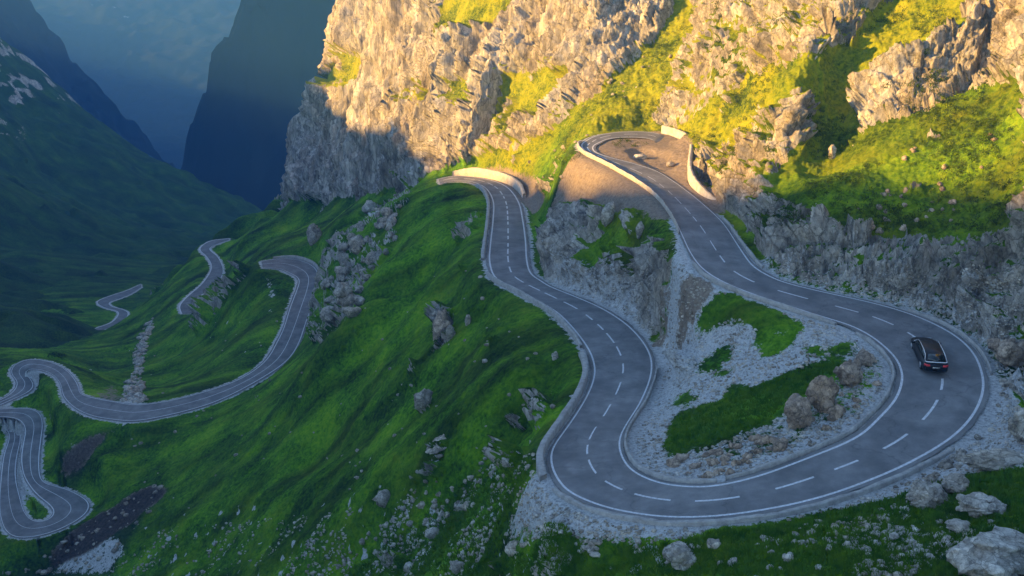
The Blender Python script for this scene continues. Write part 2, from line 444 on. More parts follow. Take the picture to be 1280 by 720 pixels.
# merge near-duplicate survey points
key = np.round(ctrl[:, :2] / 1.2).astype(int)
_, ui = np.unique(key, axis=0, return_index=True)
ctrl = ctrl[np.sort(ui)]
Wt = fit(ctrl)
X0, X1, Y0, Y1, RS = -270.0, 190.0, 26.0, 640.0, 0.5
CS = 2.0
cx = np.arange(X0, X1 + CS, CS); cy = np.arange(Y0, Y1 + CS, CS)
cgx, cgy = np.meshgrid(cx, cy)
coarse = evalr(ctrl, Wt, cgx, cgy)
def bil(grid, x, y, step):
    fx = np.clip((x - X0) / step, 0, grid.shape[1] - 1.001); fy = np.clip((y - Y0) / step, 0, grid.shape[0] - 1.001)
    ix, iy = fx.astype(int), fy.astype(int)
    tx, ty = fx - ix, fy - iy
    return grid[iy, ix] * (1 - tx) * (1 - ty) + grid[iy, ix + 1] * tx * (1 - ty) + grid[iy + 1, ix] * (1 - tx) * ty + grid[iy + 1, ix + 1] * tx * ty
rx = np.arange(X0, X1, RS); ry = np.arange(Y0, Y1, RS)
gx, gy = np.meshgrid(rx, ry)
base = bil(coarse, gx, gy, CS)
# distance to the nearest asphalt edge and the road height there
rdist = np.full(base.shape, 60.0, np.float32)
rz = base.copy()
side = np.zeros(base.shape, np.float32)
for r, past, verge in ROADS:
    ea = r.a - r.u * past; eb = r.b + r.u * past
    def stamp(p, W, inside):
        i0, i1 = int(max((p[0] - W - X0) / RS, 0)), int(min((p[0] + W - X0) / RS + 1, base.shape[1]))
        j0, j1 = int(max((p[1] - W - Y0) / RS, 0)), int(min((p[1] + W - Y0) / RS + 1, base.shape[0]))
        if i1 <= i0 or j1 <= j0: return
        d = np.hypot(gx[j0:j1, i0:i1] - p[0], gy[j0:j1, i0:i1] - p[1])
        if inside: d = np.where(d < W, np.maximum(d * 0.02, 0), 99)
        sub = rdist[j0:j1, i0:i1]
        m = d < sub
        sub[m] = d[m]
        rz[j0:j1, i0:i1][m] = p[2]
    for i in range(len(r.s)):
        stamp(ea[i], 12.0, False); stamp(eb[i], 12.0, False)
        k = int(r.w[i] / 0.8) + 3
        for t in np.linspace(0, 1, k):
            stamp(ea[i] * (1 - t) + eb[i] * t, 0.85, True)
blend = smooth(0.8, 5.0, rdist)
ground = (rz - 0.16) * (1 - blend) + base * blend
def ground_z(x, y): return bil(ground, x, y, RS)

def hit(px, py, tmin=40.0, tmax=620.0):
    """where the pixels' sight lines meet the modelled ground"""
    px, py = np.atleast_1d(np.asarray(px, float)), np.atleast_1d(np.asarray(py, float))
    u = (px - 640) / F; v = (360 - py) / F
    kx = u / (CP + v * SP); kz = tslope(py)
    d = np.full(px.shape, tmin); done = np.zeros(px.shape, bool); res = np.full(px.shape, tmax)
    while not done.all() and (d < tmax).any():
        under = (kz * d < ground_z(kx * d, d)) & ~done
        res[under] = d[under]; done |= under
        d = d + 0.25
        if d.min() > tmax: break
    return np.stack([kx * res, res, kz * res], -1)
# ------------------------------------------------------------------ what grows where (regions surveyed on the ground)
def region(pts):
    """closed outline (px) laid onto the ground -> boolean raster"""
    P = np.array(pts + [pts[0]], float)
    q = []
    for a, b in zip(P[:-1], P[1:]):
        n = max(1, int(np.hypot(*(b - a)) / 7))
        q += [a + (b - a) * t for t in np.linspace(0, 1, n, endpoint=False)]
    q = np.array(q)
    w = hit(q[:, 0], q[:, 1])[:, :2]
    m = np.zeros(gx.shape, bool)
    lo, hi = w.min(0), w.max(0)
    i0, i1 = int(max((lo[0] - X0) / RS, 0)), int(min((hi[0] - X0) / RS + 2, gx.shape[1]))
    j0, j1 = int(max((lo[1] - Y0) / RS, 0)), int(min((hi[1] - Y0) / RS + 2, gx.shape[0]))
    X = gx[j0:j1, i0:i1]; Y = gy[j0:j1, i0:i1]
    inside = np.zeros(X.shape, bool)
    n = len(w)
    for k in range(n):
        x1, y1 = w[k]; x2, y2 = w[(k + 1) % n]
        if y1 == y2: continue
        c = ((y1 > Y) != (y2 > Y)) & (X < (x2 - x1) * (Y - y1) / (y2 - y1) + x1)
        inside ^= c
    m[j0:j1, i0:i1] = inside
    return m

def line_bump(pts, amp_, wid, skew=0.0):
    """a spur (or a gully, negative) along a surveyed line; skew > 0 makes its right side fall away faster"""
    global ground
    P_ = np.array(pts, float)
    q = []
    for a, b in zip(P_[:-1], P_[1:]):
        n = max(2, int(np.hypot(*(b - a)) / 6)); q += [a + (b - a) * t for t in np.linspace(0, 1, n, endpoint=False)]
    w = hit(np.array(q)[:, 0], np.array(q)[:, 1])[:, :2]
    D = np.full(gx.shape, 1e3, np.float32); n = len(w)
    W = wid * 3
    for k, p in enumerate(w):
        i0, i1 = int(max((p[0] - W - X0) / RS, 0)), int(min((p[0] + W - X0) / RS + 1, gx.shape[1]))
        j0, j1 = int(max((p[1] - W - Y0) / RS, 0)), int(min((p[1] + W - Y0) / RS + 1, gx.shape[0]))
        e = min(1.0, (k + 1) / (n * .25), (n - k) / (n * .25))
        dx = gx[j0:j1, i0:i1] - p[0]; dy = gy[j0:j1, i0:i1] - p[1]
        dd = np.hypot(dx, dy) * (1 + skew * (dx > 0)) + (1 - e) * W
        D[j0:j1, i0:i1] = np.minimum(D[j0:j1, i0:i1], dd)
    ground = ground + amp_ * np.exp(-(D / wid) ** 2) * smooth(1.5, 7, rdist)
line_bump([(1130,-20),(1060,45),(1005,110),(985,160),(965,225)], 5.5, 5.0, 1.2)
line_bump([(1100,60),(1060,115),(1040,160),(1010,220)], -4.5, 5.0)
line_bump([(1240,45),(1170,80),(1110,110),(1082,140)], 4.0, 3.5, 0.5)
line_bump([(880,20),(830,65),(770,125),(725,170)], -2.0, 5.0)
line_bump([(900,60),(880,110),(850,160)], 4.0, 4.0, 0.8)
line_bump([(950,40),(930,90),(905,140)], -4.0, 4.0)
for L_ in ([(590,330),(500,400),(400,480),(300,560)], [(660,400),(560,480),(450,560),(330,640)], [(700,450),(620,520),(520,600),(400,670)], [(500,330),(430,430),(380,480)]):
    line_bump(L_, 4.5, 7.0)
for L_ in ([(640,385),(540,455),(430,530),(320,600)], [(690,490),(600,560),(500,625),(380,690)], [(560,310),(470,390),(400,440)]):
    line_bump(L_, -4.5, 6.0)
_h = region([(786,188),(800,184),(830,189),(850,203),(838,213),(815,208),(795,198)]).astype(np.float32)
for _ in range(3): _h = (np.roll(_h,1,0)+np.roll(_h,-1,0)+np.roll(_h,1,1)+np.roll(_h,-1,1)+_h)/5
ground = ground - 0.9 * _h
def blur_(a, n=1):
    for _ in range(n):
        a = (np.roll(a, 1, 0) + np.roll(a, -1, 0) + 2 * a) / 4
        a = (np.roll(a, 1, 1) + np.roll(a, -1, 1) + 2 * a) / 4
    return a
gyd, gxd = np.gradient(ground, RS)
slope = np.hypot(gxd, gyd)
rock = smooth(0.75, 1.5, slope) * 0.75
lr = np.interp(gy, [60, 100, 112, 125, 135, 150, 160, 185, 230, 300], [10, 2, 7, 9, 8, 3, -3, -4, -6, -30])   # valley side of the road
left_ = smooth(2, -4, gx - lr)
rock *= 1 - 0.85 * left_ * (gy < 300)
# default on the right of the valley shoulder: mixed crag
scree = np.zeros_like(ground); tan = np.zeros_like(ground); stones = np.zeros_like(ground); warm = np.zeros_like(ground)
right = (gx > -5) & (gy > 85)
ROCKR = [
 ([(425,0),(385,110),(347,240),(352,250),(470,242),(512,220),(560,212),(600,185),(640,160),(690,115),(730,60),(760,0),(700,0)], 1.0),
 ([(385,422),(395,310),(420,275),(500,232),(522,240),(500,290),(470,340),(440,400),(410,430)], 0.47),
 ([(378,282),(398,284),(408,322),(396,326)], 1.0),
 ([(540,400),(556,382),(568,388),(564,430),(548,440)], 0.85),
 ([(515,495),(535,485),(545,505),(522,516)], 0.75), ([(530,570),(570,540),(575,546),(540,574)], 0.8),
 ([(420,278),(455,274),(458,288),(425,292)], 0.8), ([(560,300),(600,262),(608,268),(605,290),(580,300)], 0.7),
 ([(672,335),(688,285),(715,262),(745,262),(728,300),(745,325),(800,330),(838,300),(842,345),(815,425),(790,408),(700,364),(676,350)], 0.95),
 ([(742,268),(765,262),(755,300),(735,300)], 0.9), ([(785,270),(800,268),(800,284),(785,284)], 0.75),
 ([(940,300),(945,250),(985,190),(975,240),(1000,262),(1060,285),(1120,300),(1200,292),(1290,285),(1290,470),(1235,470),(1200,418),(1120,382),(1040,364),(960,342)], 0.72),
 ([(945,345),(945,290),(1000,300),(1100,330),(1200,330),(1290,320),(1290,470),(1235,470),(1200,418),(1120,382),(1040,364)], 0.74),
 ([(1072,135),(1100,98),(1135,70),(1180,52),(1240,45),(1290,60),(1290,95),(1230,110),(1180,128),(1140,150),(1110,152),(1085,168)], 1.0),
 ([(985,140),(1010,112),(1048,108),(1042,150),(1000,190),(975,235),(955,260),(948,230)], 0.95),
 ([(858,185),(900,175),(990,135),(975,200),(950,290),(905,262),(862,225)], 0.56),
 ([(905,262),(880,235),(950,225),(952,290)], 0.9),
 ([(700,140),(735,40),(760,-40),(870,-40),(820,50),(745,120)], 0.92),
 ([(820,150),(870,60),(900,-40),(1130,-40),(1060,50),(980,85),(900,110),(860,165)], 0.54),
 ([(990,70),(1060,20),(1110,-20),(1090,40),(1020,90)], 0.8),
 ([(1205,-30),(1300,-30),(1300,60),(1235,45),(1210,30)], 0.85),
 ([(1260,100),(1290,95),(1290,220),(1262,180)], 0.6),
 ([(1150,180),(1190,165),(1210,190),(1150,230),(1090,245),(1080,220)], 0.52),
 ([(1255,440),(1290,430),(1290,560),(1240,500)], 0.7),
 
]
GRASS = [
 ([(352,254),(470,246),(500,234),(470,270),(420,300),(395,330),(330,322),(300,345),(230,395),(190,440),(120,470),(90,440),(150,405),(200,360),(260,290),(340,245)], 0.0),
 ([(640,90),(700,80),(660,120),(640,140)], 0.3),
 ([(388,112),(432,62),(466,70),(440,112),(410,116)], 0.12), ([(498,122),(560,104),(556,132),(505,132)], 0.1), ([(562,100),(600,94),(592,132),(560,136)], 0.25),
 ([(630,92),(690,78),(720,90),(690,130),(640,180),(612,180),(625,130)], 0.25), ([(548,0),(650,-10),(618,30),(560,48)], 0.1),
 ([(640,232),(600,205),(650,185),(700,160),(760,105),(845,25),(882,28),(850,75),(790,130),(735,168),(712,220)], 0.0),
 ([(585,205),(640,183),(640,222),(600,212)], 0.0),
 ([(845,160),(910,110),(990,80),(1060,48),(1130,-40),(1220,-40),(1205,28),(1150,62),(1085,112),(1060,150),(1010,170),(1000,120),(930,165),(880,190)], 0.22),
 ([(1000,120),(1080,60),(1150,-10),(1215,-10),(1195,35),(1120,75),(1075,125),(1050,110)], 0.05),
 ([(1045,112),(1072,140),(1062,190),(1050,270),(1000,255),(968,238),(985,190),(1035,155)], 0.12),
 ([(1062,185),(1150,155),(1240,112),(1290,92),(1290,282),(1190,292),(1120,300),(1055,262)], 0.15),
 ([(770,262),(830,250),(842,280),(800,318),(755,340),(735,322),(755,300)], 0.12),
 ([(672,240),(705,238),(722,250),(690,282),(672,300),(664,270)], 0.0),
 ([(520,236),(560,232),(600,240),(604,262),(560,290),(500,330),(470,340),(500,290)], 0.05),
]
for pts, v in ROCKR:
    m = region(pts); rock[m] = v; scree[m] = 0; tan[m] = 0
for pts, v in GRASS:
    m = region(pts); rock[m] = np.minimum(v + smooth(1.6, 3.5, slope[m]) * 0.15, 1.0); scree[m] = 0; tan[m] = 0
SCREE = [
 ([(950,340),(960,290),(1010,310),(1100,335),(1200,340),(1290,330),(1290,470),(1235,470),(1200,418),(1120,382),(1040,364)], 0.42), ([(690,345),(700,310),(760,330),(835,310),(842,345),(815,425),(790,408),(700,364)], 0.42),
 ([(846,296),(853,298),(864,322),(885,343),(905,355),(897,359),(846,344)], 0.95),
 ([(845,345),(900,355),(1060,410),(1115,450),(1120,480),(1100,512),(1060,545),(960,585),(880,605),(830,600),(790,580),(782,555),(800,510),(822,465),(822,430)], 0.9),
 ([(686,580),(705,620),(760,650),(900,660),(860,672),(790,676),(620,672),(650,620)], 0.95),
 ([(1235,480),(1290,470),(1290,585),(1180,600),(1120,622),(940,660),(930,648),(1060,628),(1160,585),(1215,545)], 0.85),
 ([(700,340),(745,330),(800,335),(800,400),(760,385),(705,358)], 0.55),
 ([(168,462),(160,480),(152,505),(180,505),(172,470),(182,430),(194,398),(187,400),(168,440)], 0.62),
 ([(60,720),(90,690),(150,668),(160,690),(130,720)], 0.6), ([(100,600),(80,560),(120,540),(160,528),(110,570)], 0.5),
 ([(330,340),(338,345),(346,372),(338,376)], 0.7), ([(395,262),(420,235),(424,238),(400,266)], 0.5),
 ([(455,268),(490,266),(490,272),(440,276)], 0.6),
]
for pts, v in SCREE:
    m = region(pts); scree[m] = v
ISL = [([(870,455),(895,448),(905,462),(880,470)], 0.0), ([(835,500),(860,490),(875,500),(850,512)], 0.0), ([(1000,436),(1020,432),(1030,445),(1008,450)], 0.0), ([(925,395),(960,400),(975,412),(940,415)], 0.0), ([(900,485),(925,478),(935,490),(908,497)], 0.0),
 ([(868,395),(905,362),(955,380),(990,398),(960,412),(905,402),(865,430)], 0.0), ([(945,440),(985,420),(995,430),(960,455)], 0.0), ([(890,470),(915,458),(925,468),(900,480)], 0.0), ([(880,440),(905,430),(930,440),(900,452)], 0.0), ([(930,425),(960,415),(985,425),(950,435)], 0.0), ([(985,395),(1010,410),(1000,425),(975,410)], 0.0), ([(1030,440),(1060,425),(1075,435),(1050,450)], 0.0),
 ([(828,560),(840,520),(930,490),(1010,455),(1060,445),(1050,465),(1000,500),(950,535),(890,560),(835,575)], 0.0)]
for pts, v in ISL:
    m = region(pts); scree[m] = 0.05; rock[m] = 0.0
m = region([(840,568),(900,556),(960,528),(1010,490),(1060,455),(1100,440),(1112,470),(1080,515),(1000,560),(900,590)]); rock[m] = 0.0; scree[m] = 0.5
TAN = [([(722,192),(745,205),(800,232),(835,262),(842,280),(800,262),(740,258),(700,262),(690,245)], 0.9), ([(847,342),(890,352),(862,420),(818,432),(826,385)], 0.85),
 ([(752,180),(778,172),(845,176),(858,190),(858,232),(830,215),(800,203),(764,192)], 0.9), ([(858,180),(868,190),(866,215),(900,245),(890,250),(858,235)], 0.8),
 ([(560,222),(625,214),(660,226),(680,250),(668,262),(650,250),(620,228)], 0.85),
 ([(60,690),(100,655),(130,640),(190,605),(215,610),(180,640),(120,690),(60,715)], 0.75), ([(75,600),(75,570),(110,545),(150,530),(120,565),(90,600)], 0.7), ([(100,500),(140,480),(170,500),(140,508)], 0.5)]
for pts, v in TAN:
    m = region(pts); tan[m] = v; rock[m] *= 0.3
gs0 = ground
# pale pebbles low on the near meadow
for pts, v in [([(120,740),(180,650),(420,600),(620,570),(690,560),(640,640),(860,690),(860,740)], 0.55), ([(360,740),(380,690),(600,600),(680,575),(640,660),(840,690),(840,740)], 1.0), ([(860,740),(900,680),(1290,600),(1290,740)], 0.45)]:
    m = region(pts); stones[m] = v
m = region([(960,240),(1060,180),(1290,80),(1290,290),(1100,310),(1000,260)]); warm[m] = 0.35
warm = np.maximum(warm, smooth(-48, -40, gs0) * smooth(5, 20, gx + (gy - 200) * 0.1) * smooth(118, 165, gy))  # sunlit upper slopes: the light's yellow goes into the grass colour
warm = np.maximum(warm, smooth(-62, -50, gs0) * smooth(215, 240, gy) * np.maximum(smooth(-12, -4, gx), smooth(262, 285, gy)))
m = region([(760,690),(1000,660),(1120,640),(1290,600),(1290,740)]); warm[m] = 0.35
heath = np.zeros_like(ground)
m = region([(0,740),(60,690),(100,655),(130,640),(190,605),(215,610),(180,640),(140,720),(60,730)]); heath[m] = 1.0
m = region([(70,610),(75,570),(110,545),(150,530),(120,565),(90,620)]); heath[m] = 0.8
calm = region([(735,180),(780,168),(820,164),(862,176),(870,225),(905,255),(908,275),(862,250),(830,260),(842,285),(800,262),(740,258),(700,262),(690,245),(715,200)]) | region([(847,342),(895,355),(862,425),(815,435),(826,385)]) | region([(560,218),(625,212),(668,226),(685,250),(668,268),(640,240)])
calm = blur_(calm.astype(np.float32), 6)
tan = np.maximum(tan, smooth(0.25, 0.55, calm))
# verges: gravel strip beside every road
verge = (1 - smooth(0.4, 1.3, rdist)) * (rdist < 50)
scree = np.maximum(scree, verge * 0.8)
def blur(a, n=1):
    for _ in range(n):
        a = (np.roll(a, 1, 0) + np.roll(a, -1, 0) + 2 * a) / 4
        a = (np.roll(a, 1, 1) + np.roll(a, -1, 1) + 2 * a) / 4
    return a
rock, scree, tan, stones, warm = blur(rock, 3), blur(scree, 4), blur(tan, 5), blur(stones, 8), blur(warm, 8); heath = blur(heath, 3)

# ------------------------------------------------------------------ the ground sheet
us = np.concatenate([np.linspace(-0.85, -0.51, 90), np.linspace(-0.51, 0.51, 1260)[1:], np.linspace(0.51, 0.98, 140)[1:]])
NU, NV = len(us), 1500
yy = np.concatenate([np.linspace(30, 420, 1561), np.linspace(421, 630, 210)])
YY, UU = np.meshgrid(yy, us, indexing='ij')            # rows: distance
ZZ = ground_z(UU * YY, YY)
rr = np.hypot(np.diff(YY, axis=0), np.diff(ZZ, axis=0) * 1.0) / ((YY[1:] + YY[:-1]) / 2) ** 1.25
for _ in range(12):
    rr[:, 1:-1] = (rr[:, :-2] + rr[:, 2:] + 2 * rr[:, 1:-1]) / 4
cum = np.vstack([np.zeros(NU), np.cumsum(rr, axis=0)])
YV = np.empty((NV, NU))
tt = np.linspace(0, 1, NV)
for j in range(NU):
    YV[:, j] = np.interp(tt * cum[-1, j], cum[:, j], yy)
XV = YV * us[None, :]
ZV = ground_z(XV, YV)
x, y = XV.ravel(), YV.ravel()
z = ZV.ravel()
P = np.stack([x, y, z], -1)
def grid_normals(x, y, z):
    V = np.stack([x, y, z], -1).reshape(NV, NU, 3)
    dv = np.gradient(V, axis=0); du = np.gradient(V, axis=1)
    n = np.cross(du, dv)
    n /= np.linalg.norm(n, axis=2, keepdims=True) + 1e-9
    n[n[..., 2] < 0] *= -1
    return n.reshape(-1, 3)
# smooth normals from the raster for displacement
gs = blur(ground, 6)
gyy, gxx = np.gradient(gs, RS)
nx, ny = -bil(gxx, x, y, RS), -bil(gyy, x, y, RS)
nn = np.stack([nx, ny, np.ones_like(nx)], -1); nn /= np.linalg.norm(nn, axis=1, keepdims=True)
vr, vs, vt = bil(rock, x, y, RS), bil(scree, x, y, RS), bil(tan, x, y, RS)
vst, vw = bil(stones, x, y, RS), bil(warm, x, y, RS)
vd = bil(rdist, x, y, RS)
steep = 1 - nn[:, 2]
amp = smooth(0.8, 4.0, vd)                       # leave the road bench alone
far = np.clip(y / 150.0, 0.6, 2.6)
e = fbm(P * 0.16, 5, 5)
rk = smooth(0.38, 0.62, vr + e * 0.85)           # ragged rock cover
Pf = P.astype(np.float64)
# shear so strata lean up to the right, as on these slopes
Pl = Pf.copy(); Pl[:, 0] = Pf[:, 0] - 0.55 * Pf[:, 2] * (Pf[:, 1] < 260)
zf = (0.68 - 0.54 * smooth(180, 280, y))
disp = np.zeros(len(x))
idx = np.where((rk > 0.01) & (amp > 0.01))[0]
q = Pl[idx].copy(); q[:, 2] *= zf[idx]
fr = far[idx]
near = 1 - smooth(140, 260, y[idx])
cliff = smooth(200, 300, y[idx])
big = fbm(q * 0.055, 4, 21, True) * 2.8 + facet(q * 0.11, 31) * 3.0
mid = facet(q * 0.33, 41) * 2.3
sml = facet(q * 0.95, 51) * 0.62 + facet(q * 2.3, 55) * 0.22
colm = fbm(Pf[idx] * np.array([0.22, 0.22, 0.035]), 4, 71, True) * 1.6
st = np.clip(steep[idx] * 2.2, 0.3, 1.0)
slant = fbm(Pl[idx] * np.array([0.50, 0.35, 0.16]), 3, 75, True) * 0.6          # leaning strata of the road cuts
pill = fbm(Pf[idx] * np.array([0.50, 0.34, 0.022]), 4, 78, True) * 1.5           # fine pillars of the headland
but = fbm(Pf[idx] * np.array([0.034, 0.026, 0.004]), 2, 79, True) * 9.0 - 3.5
disp[idx] = ((but * cliff * st + big * (0.5 + 0.35 * cliff) * st + mid * (0.95 - 0.45 * cliff) + colm * st * (0.6 + 1.4 * cliff) + pill * st * cliff * 1.9 + slant * (1 - cliff) + sml * (1.5 - 0.7 * cliff) - 2.0 * cliff) * rk[idx])
gras = fbm(P * 0.035, 3, 81) * 0.9 + fbm(P * 0.16, 4, 91) * 0.42 + fbm(P * 0.9, 3, 95) * 0.10
# furrows running down the big meadow flank
fur = fbm(np.stack([(x * 0.45 + y * 0.9) * 0.085, (x * 0.9 - y * 0.45) * 0.012, 0 * z], -1), 3, 99) * 1.5
fl = (x < 15) & (y < 330) & (y > 80)
disp += gras * (1 - 0.6 * rk) * smooth(0.8, 8, vd)
disp += fur * fl * smooth(2, 14, vd) * (1 - rk)
disp += (fbm(P * 1.4, 3, 111) * 0.16) * smooth(0.35, 0.6, vs)
tus = fbm(P * 0.55, 4, 121) * 0.8 + vnoise(P * 2.2, 122) * 0.15
disp += tus * (1 - rk) * (1 - smooth(0.3, 0.6, vs)) * (0.45 + vst * 0.5 + vw * 0.8)
rib = np.exp(-(((x + 50) / 22) ** 2 + ((y - 255) / 45) ** 2))
disp *= amp * (1 - 0.65 * rib) * (1 - 0.9 * bil(calm, x, y, RS))
disp = np.where(amp < 1, np.maximum(disp, -1.2), disp)
P2 = P + nn * disp[:, None]
P2[:, 2] += 0
nf = grid_normals(P2[:, 0], P2[:, 1], P2[:, 2])
# turf settles on the ledges of the crags, bare rock where it breaks steeply
ledge = smooth(0.50, 0.78, nf[:, 2]) * smooth(0.99, 0.6, vr)
break_ = smooth(0.55, 0.30, nf[:, 2])
surf_r = np.clip(np.maximum(rk * (1 - 0.85 * ledge), break_ * smooth(0.2, 0.6, vr) * (vd > 1.5)), 0, 1)
# pale stones lying in the turf
sn = facet(P * 1.1, 131, 0.0)
sc_ = smooth(0.40, 0.46, sn) * (vnoise(P * 0.35, 133) * 0.9 + vst > 0.75) * (rk < 0.5)
surf = np.stack([surf_r, np.clip(np.maximum(vs, sc_ * 0.9), 0, 1), vt], -1)
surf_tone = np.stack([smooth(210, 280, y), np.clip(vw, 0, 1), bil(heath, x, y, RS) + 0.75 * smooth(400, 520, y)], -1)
ii = np.arange(NV * NU).reshape(NV, NU)
faces = np.stack([ii[:-1, :-1].ravel(), ii[:-1, 1:].ravel(), ii[1:, 1:].ravel(), ii[1:, :-1].ravel()], -1)
TM = terrain_mat()
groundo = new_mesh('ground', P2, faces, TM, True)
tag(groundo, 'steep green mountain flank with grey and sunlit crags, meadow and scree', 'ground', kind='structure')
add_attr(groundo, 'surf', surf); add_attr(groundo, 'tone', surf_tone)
GP = P2.reshape(NV, NU, 3)
step = 3
GB = GP[::step, ::step]
nb = GB.shape
jj = np.arange(nb[0] * nb[1]).reshape(nb[0], nb[1])
bf = np.stack([jj[:-1, :-1].ravel(), jj[:-1, 1:].ravel(), jj[1:, 1:].ravel(), jj[1:, :-1].ravel()], -1)
BVH = BVHTree.FromPolygons([tuple(v) for v in GB.reshape(-1, 3).tolist()], [tuple(f) for f in bf.tolist()])
def pick(px, py):
    """point of the finished ground on a sight line"""
    v = (360 - py) / F
    d = Vector(((px - 640) / F, CP + v * SP, -SP + v * CP)).normalized()
    h = BVH.ray_cast(Vector((0, 0, 0)), d)
    return (h[0], h[1]) if h[0] else (None, None)
def drop(x, y):
    h = BVH.ray_cast(Vector((x, y, 60)), Vector((0, 0, -1)))
    return h[0].z if h[0] else float(ground_z(np.array([x]), np.array([y]))[0])
# ------------------------------------------------------------------ far side of the valley (its ridge keeps the foreground in shade)
def hill(name, ctl, xr, yr, st, mat, label, rough, seed, fine=0.0):
    C = np.array(ctl, float)
    W = fit(C, 0.0)
    X, Y = np.meshgrid(np.arange(*xr, st), np.arange(*yr, st))
    Z = evalr(C, W, X, Y)
    Q = np.stack([X.ravel(), Y.ravel(), Z.ravel()], -1)
    n = fbm(Q * 0.006, 5, seed, True) * rough + fbm(Q * 0.03, 4, seed + 9, True) * rough * 0.3 + facet(Q * 0.05, seed + 3) * rough * 0.25
    Z = Z.ravel() + n
    Q[:, 2] = Z
    ny_, nx_ = X.shape
    k = np.arange(nx_ * ny_).reshape(ny_, nx_)
    f = np.stack([k[:-1, :-1].ravel(), k[:-1, 1:].ravel(), k[1:, 1:].ravel(), k[1:, :-1].ravel()], -1)
    gyz, gxz = np.gradient(Z.reshape(X.shape), st)
    sl = np.hypot(gxz, gyz).ravel()
    o = new_mesh(name, Q, f, mat, True)
    r = smooth(0.95, 1.35, sl + fbm(Q * 0.02, 3, seed + 5) * 0.35)
    r = r * (0.25 + 0.45 * smooth(-150, -95, Q[:, 2]))
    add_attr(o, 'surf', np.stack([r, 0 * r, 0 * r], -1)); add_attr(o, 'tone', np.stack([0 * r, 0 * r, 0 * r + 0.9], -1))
    tag(o, label, 'hill', kind='structure')
    return o
pts = lambda *rows: [tuple(at_d(*r)) for r in rows]
leftc = pts((0,62,900),(-60,20,880),(60,110,905),(130,165,900),(200,215,890),(250,240,880),(290,262,870),(320,275,900),
            (0,130,830),(0,200,740),(0,300,600),(100,260,760),(100,340,590),(200,300,720),(200,330,620),(270,285,800),(-60,200,720),(-60,320,560),(0,380,470),(60,400,450),(120,365,520),(0,425,370),(60,420,400))
leftc += [(-400,-100,122),(-400,15,103),(-400,60,82),(-400,113,60),(-400,175,42),(-400,222,50),(-400,362,40),(-400,430,26),(-400,550,2),(-405,700,-32),(-415,820,-62),
          (-330,-100,30),(-330,100,10),(-330,300,-30),(-330,500,-62),(-300,400,-100),(-290,200,-95),(-290,0,-60),(-560,0,20),(-560,300,-20),(-560,600,-60),(-560,900,-90),(-700,400,-120),
          (-300,1000,-230),(-150,1000,-300),(-420,1050,-160),(-100,800,-235),(-60,700,-215),(-90,600,-180),(-60,900,-280),(0,1000,-330)]
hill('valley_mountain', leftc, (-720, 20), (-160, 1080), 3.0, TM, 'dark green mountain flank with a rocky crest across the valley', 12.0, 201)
farc = []
for X in (-1500, -1100, -700, -350, -50, 400, 900, 1500):
    b = 0.10 * abs(X + 600)
    farc += [(X, 1080, -410 + b * .3), (X, 1800, -430 + b * .6), (X, 2500, -360 + b), (X, 2900, -190 + b), (X, 3300, 0), (X, 3600, 110)]
for Y in (1000, 1500, 2000, 2600, 3200, 3600):
    farc += [(-1850, Y, 40), (-2200, Y, 20)]  # side ridge out of view, added to shade the far mountain
FM = NM('far_rock', 0.95, 0.1)
FM.col(FM.mix(FM.ramp(FM.noise(0.012, 6, 0.7), [(0.70, 0.0), (0.73, 0.6)]), FM.ramp(FM.noise(0.006, 6, 0.7), [(0.35, (0.014, 0.027, 0.014)), (0.65, (0.024, 0.032, 0.026))]), (0.55, 0.56, 0.58)))
FM = FM.m
hill('far_mountain', farc, (-2250, 1500), (1040, 3620), 9.0, FM, 'hazy blue mountain wall closing the valley with snow patches', 24.0, 301)
spur = []
for Y, h_ in ((1180, 0), (1300, 20), (1450, 30), (1600, 20)):
    spur += [(-1000, Y, 60), (-900, Y, 150), (-760, Y, 20), (-640, Y, -170), (-520, Y, -330), (-420, Y, -390), (-370, Y, -340), (-335, Y, -240), (-305, Y, -150), (-270, Y, -70), (-225, Y, 10 + h_), (-160, Y, 60 + h_), (60, Y, 90 + h_), (400, Y, 90 + h_)]  # high left ridge is out of view, added to keep the spur shaded
for X in (-300, -150, 50, 250, 400): spur += [(X, 1000, -400), (X, 1060, -290), (X, 1120, -120)]
spur += [(-1000, 800, 60), (-900, 800, 170), (-760, 800, 0), (-640, 800, -200), (-450, 800, -400), (-200, 800, -430), (100, 800, -430), (400, 800, -430)]  # added unseen ridge carried nearer to shade the spur's front
spur += [(-1000, 1000, 60), (-900, 1000, 140), (-640, 1000, -170), (-500, 1000, -330), (-400, 1000, -400), (-400, 1080, -395)]
hill('distant_mountain', spur, (-1000, 400), (800, 1620), 5.0, FM, 'dim blue mountain spur seen just left of the main cliff', 40.0, 401)

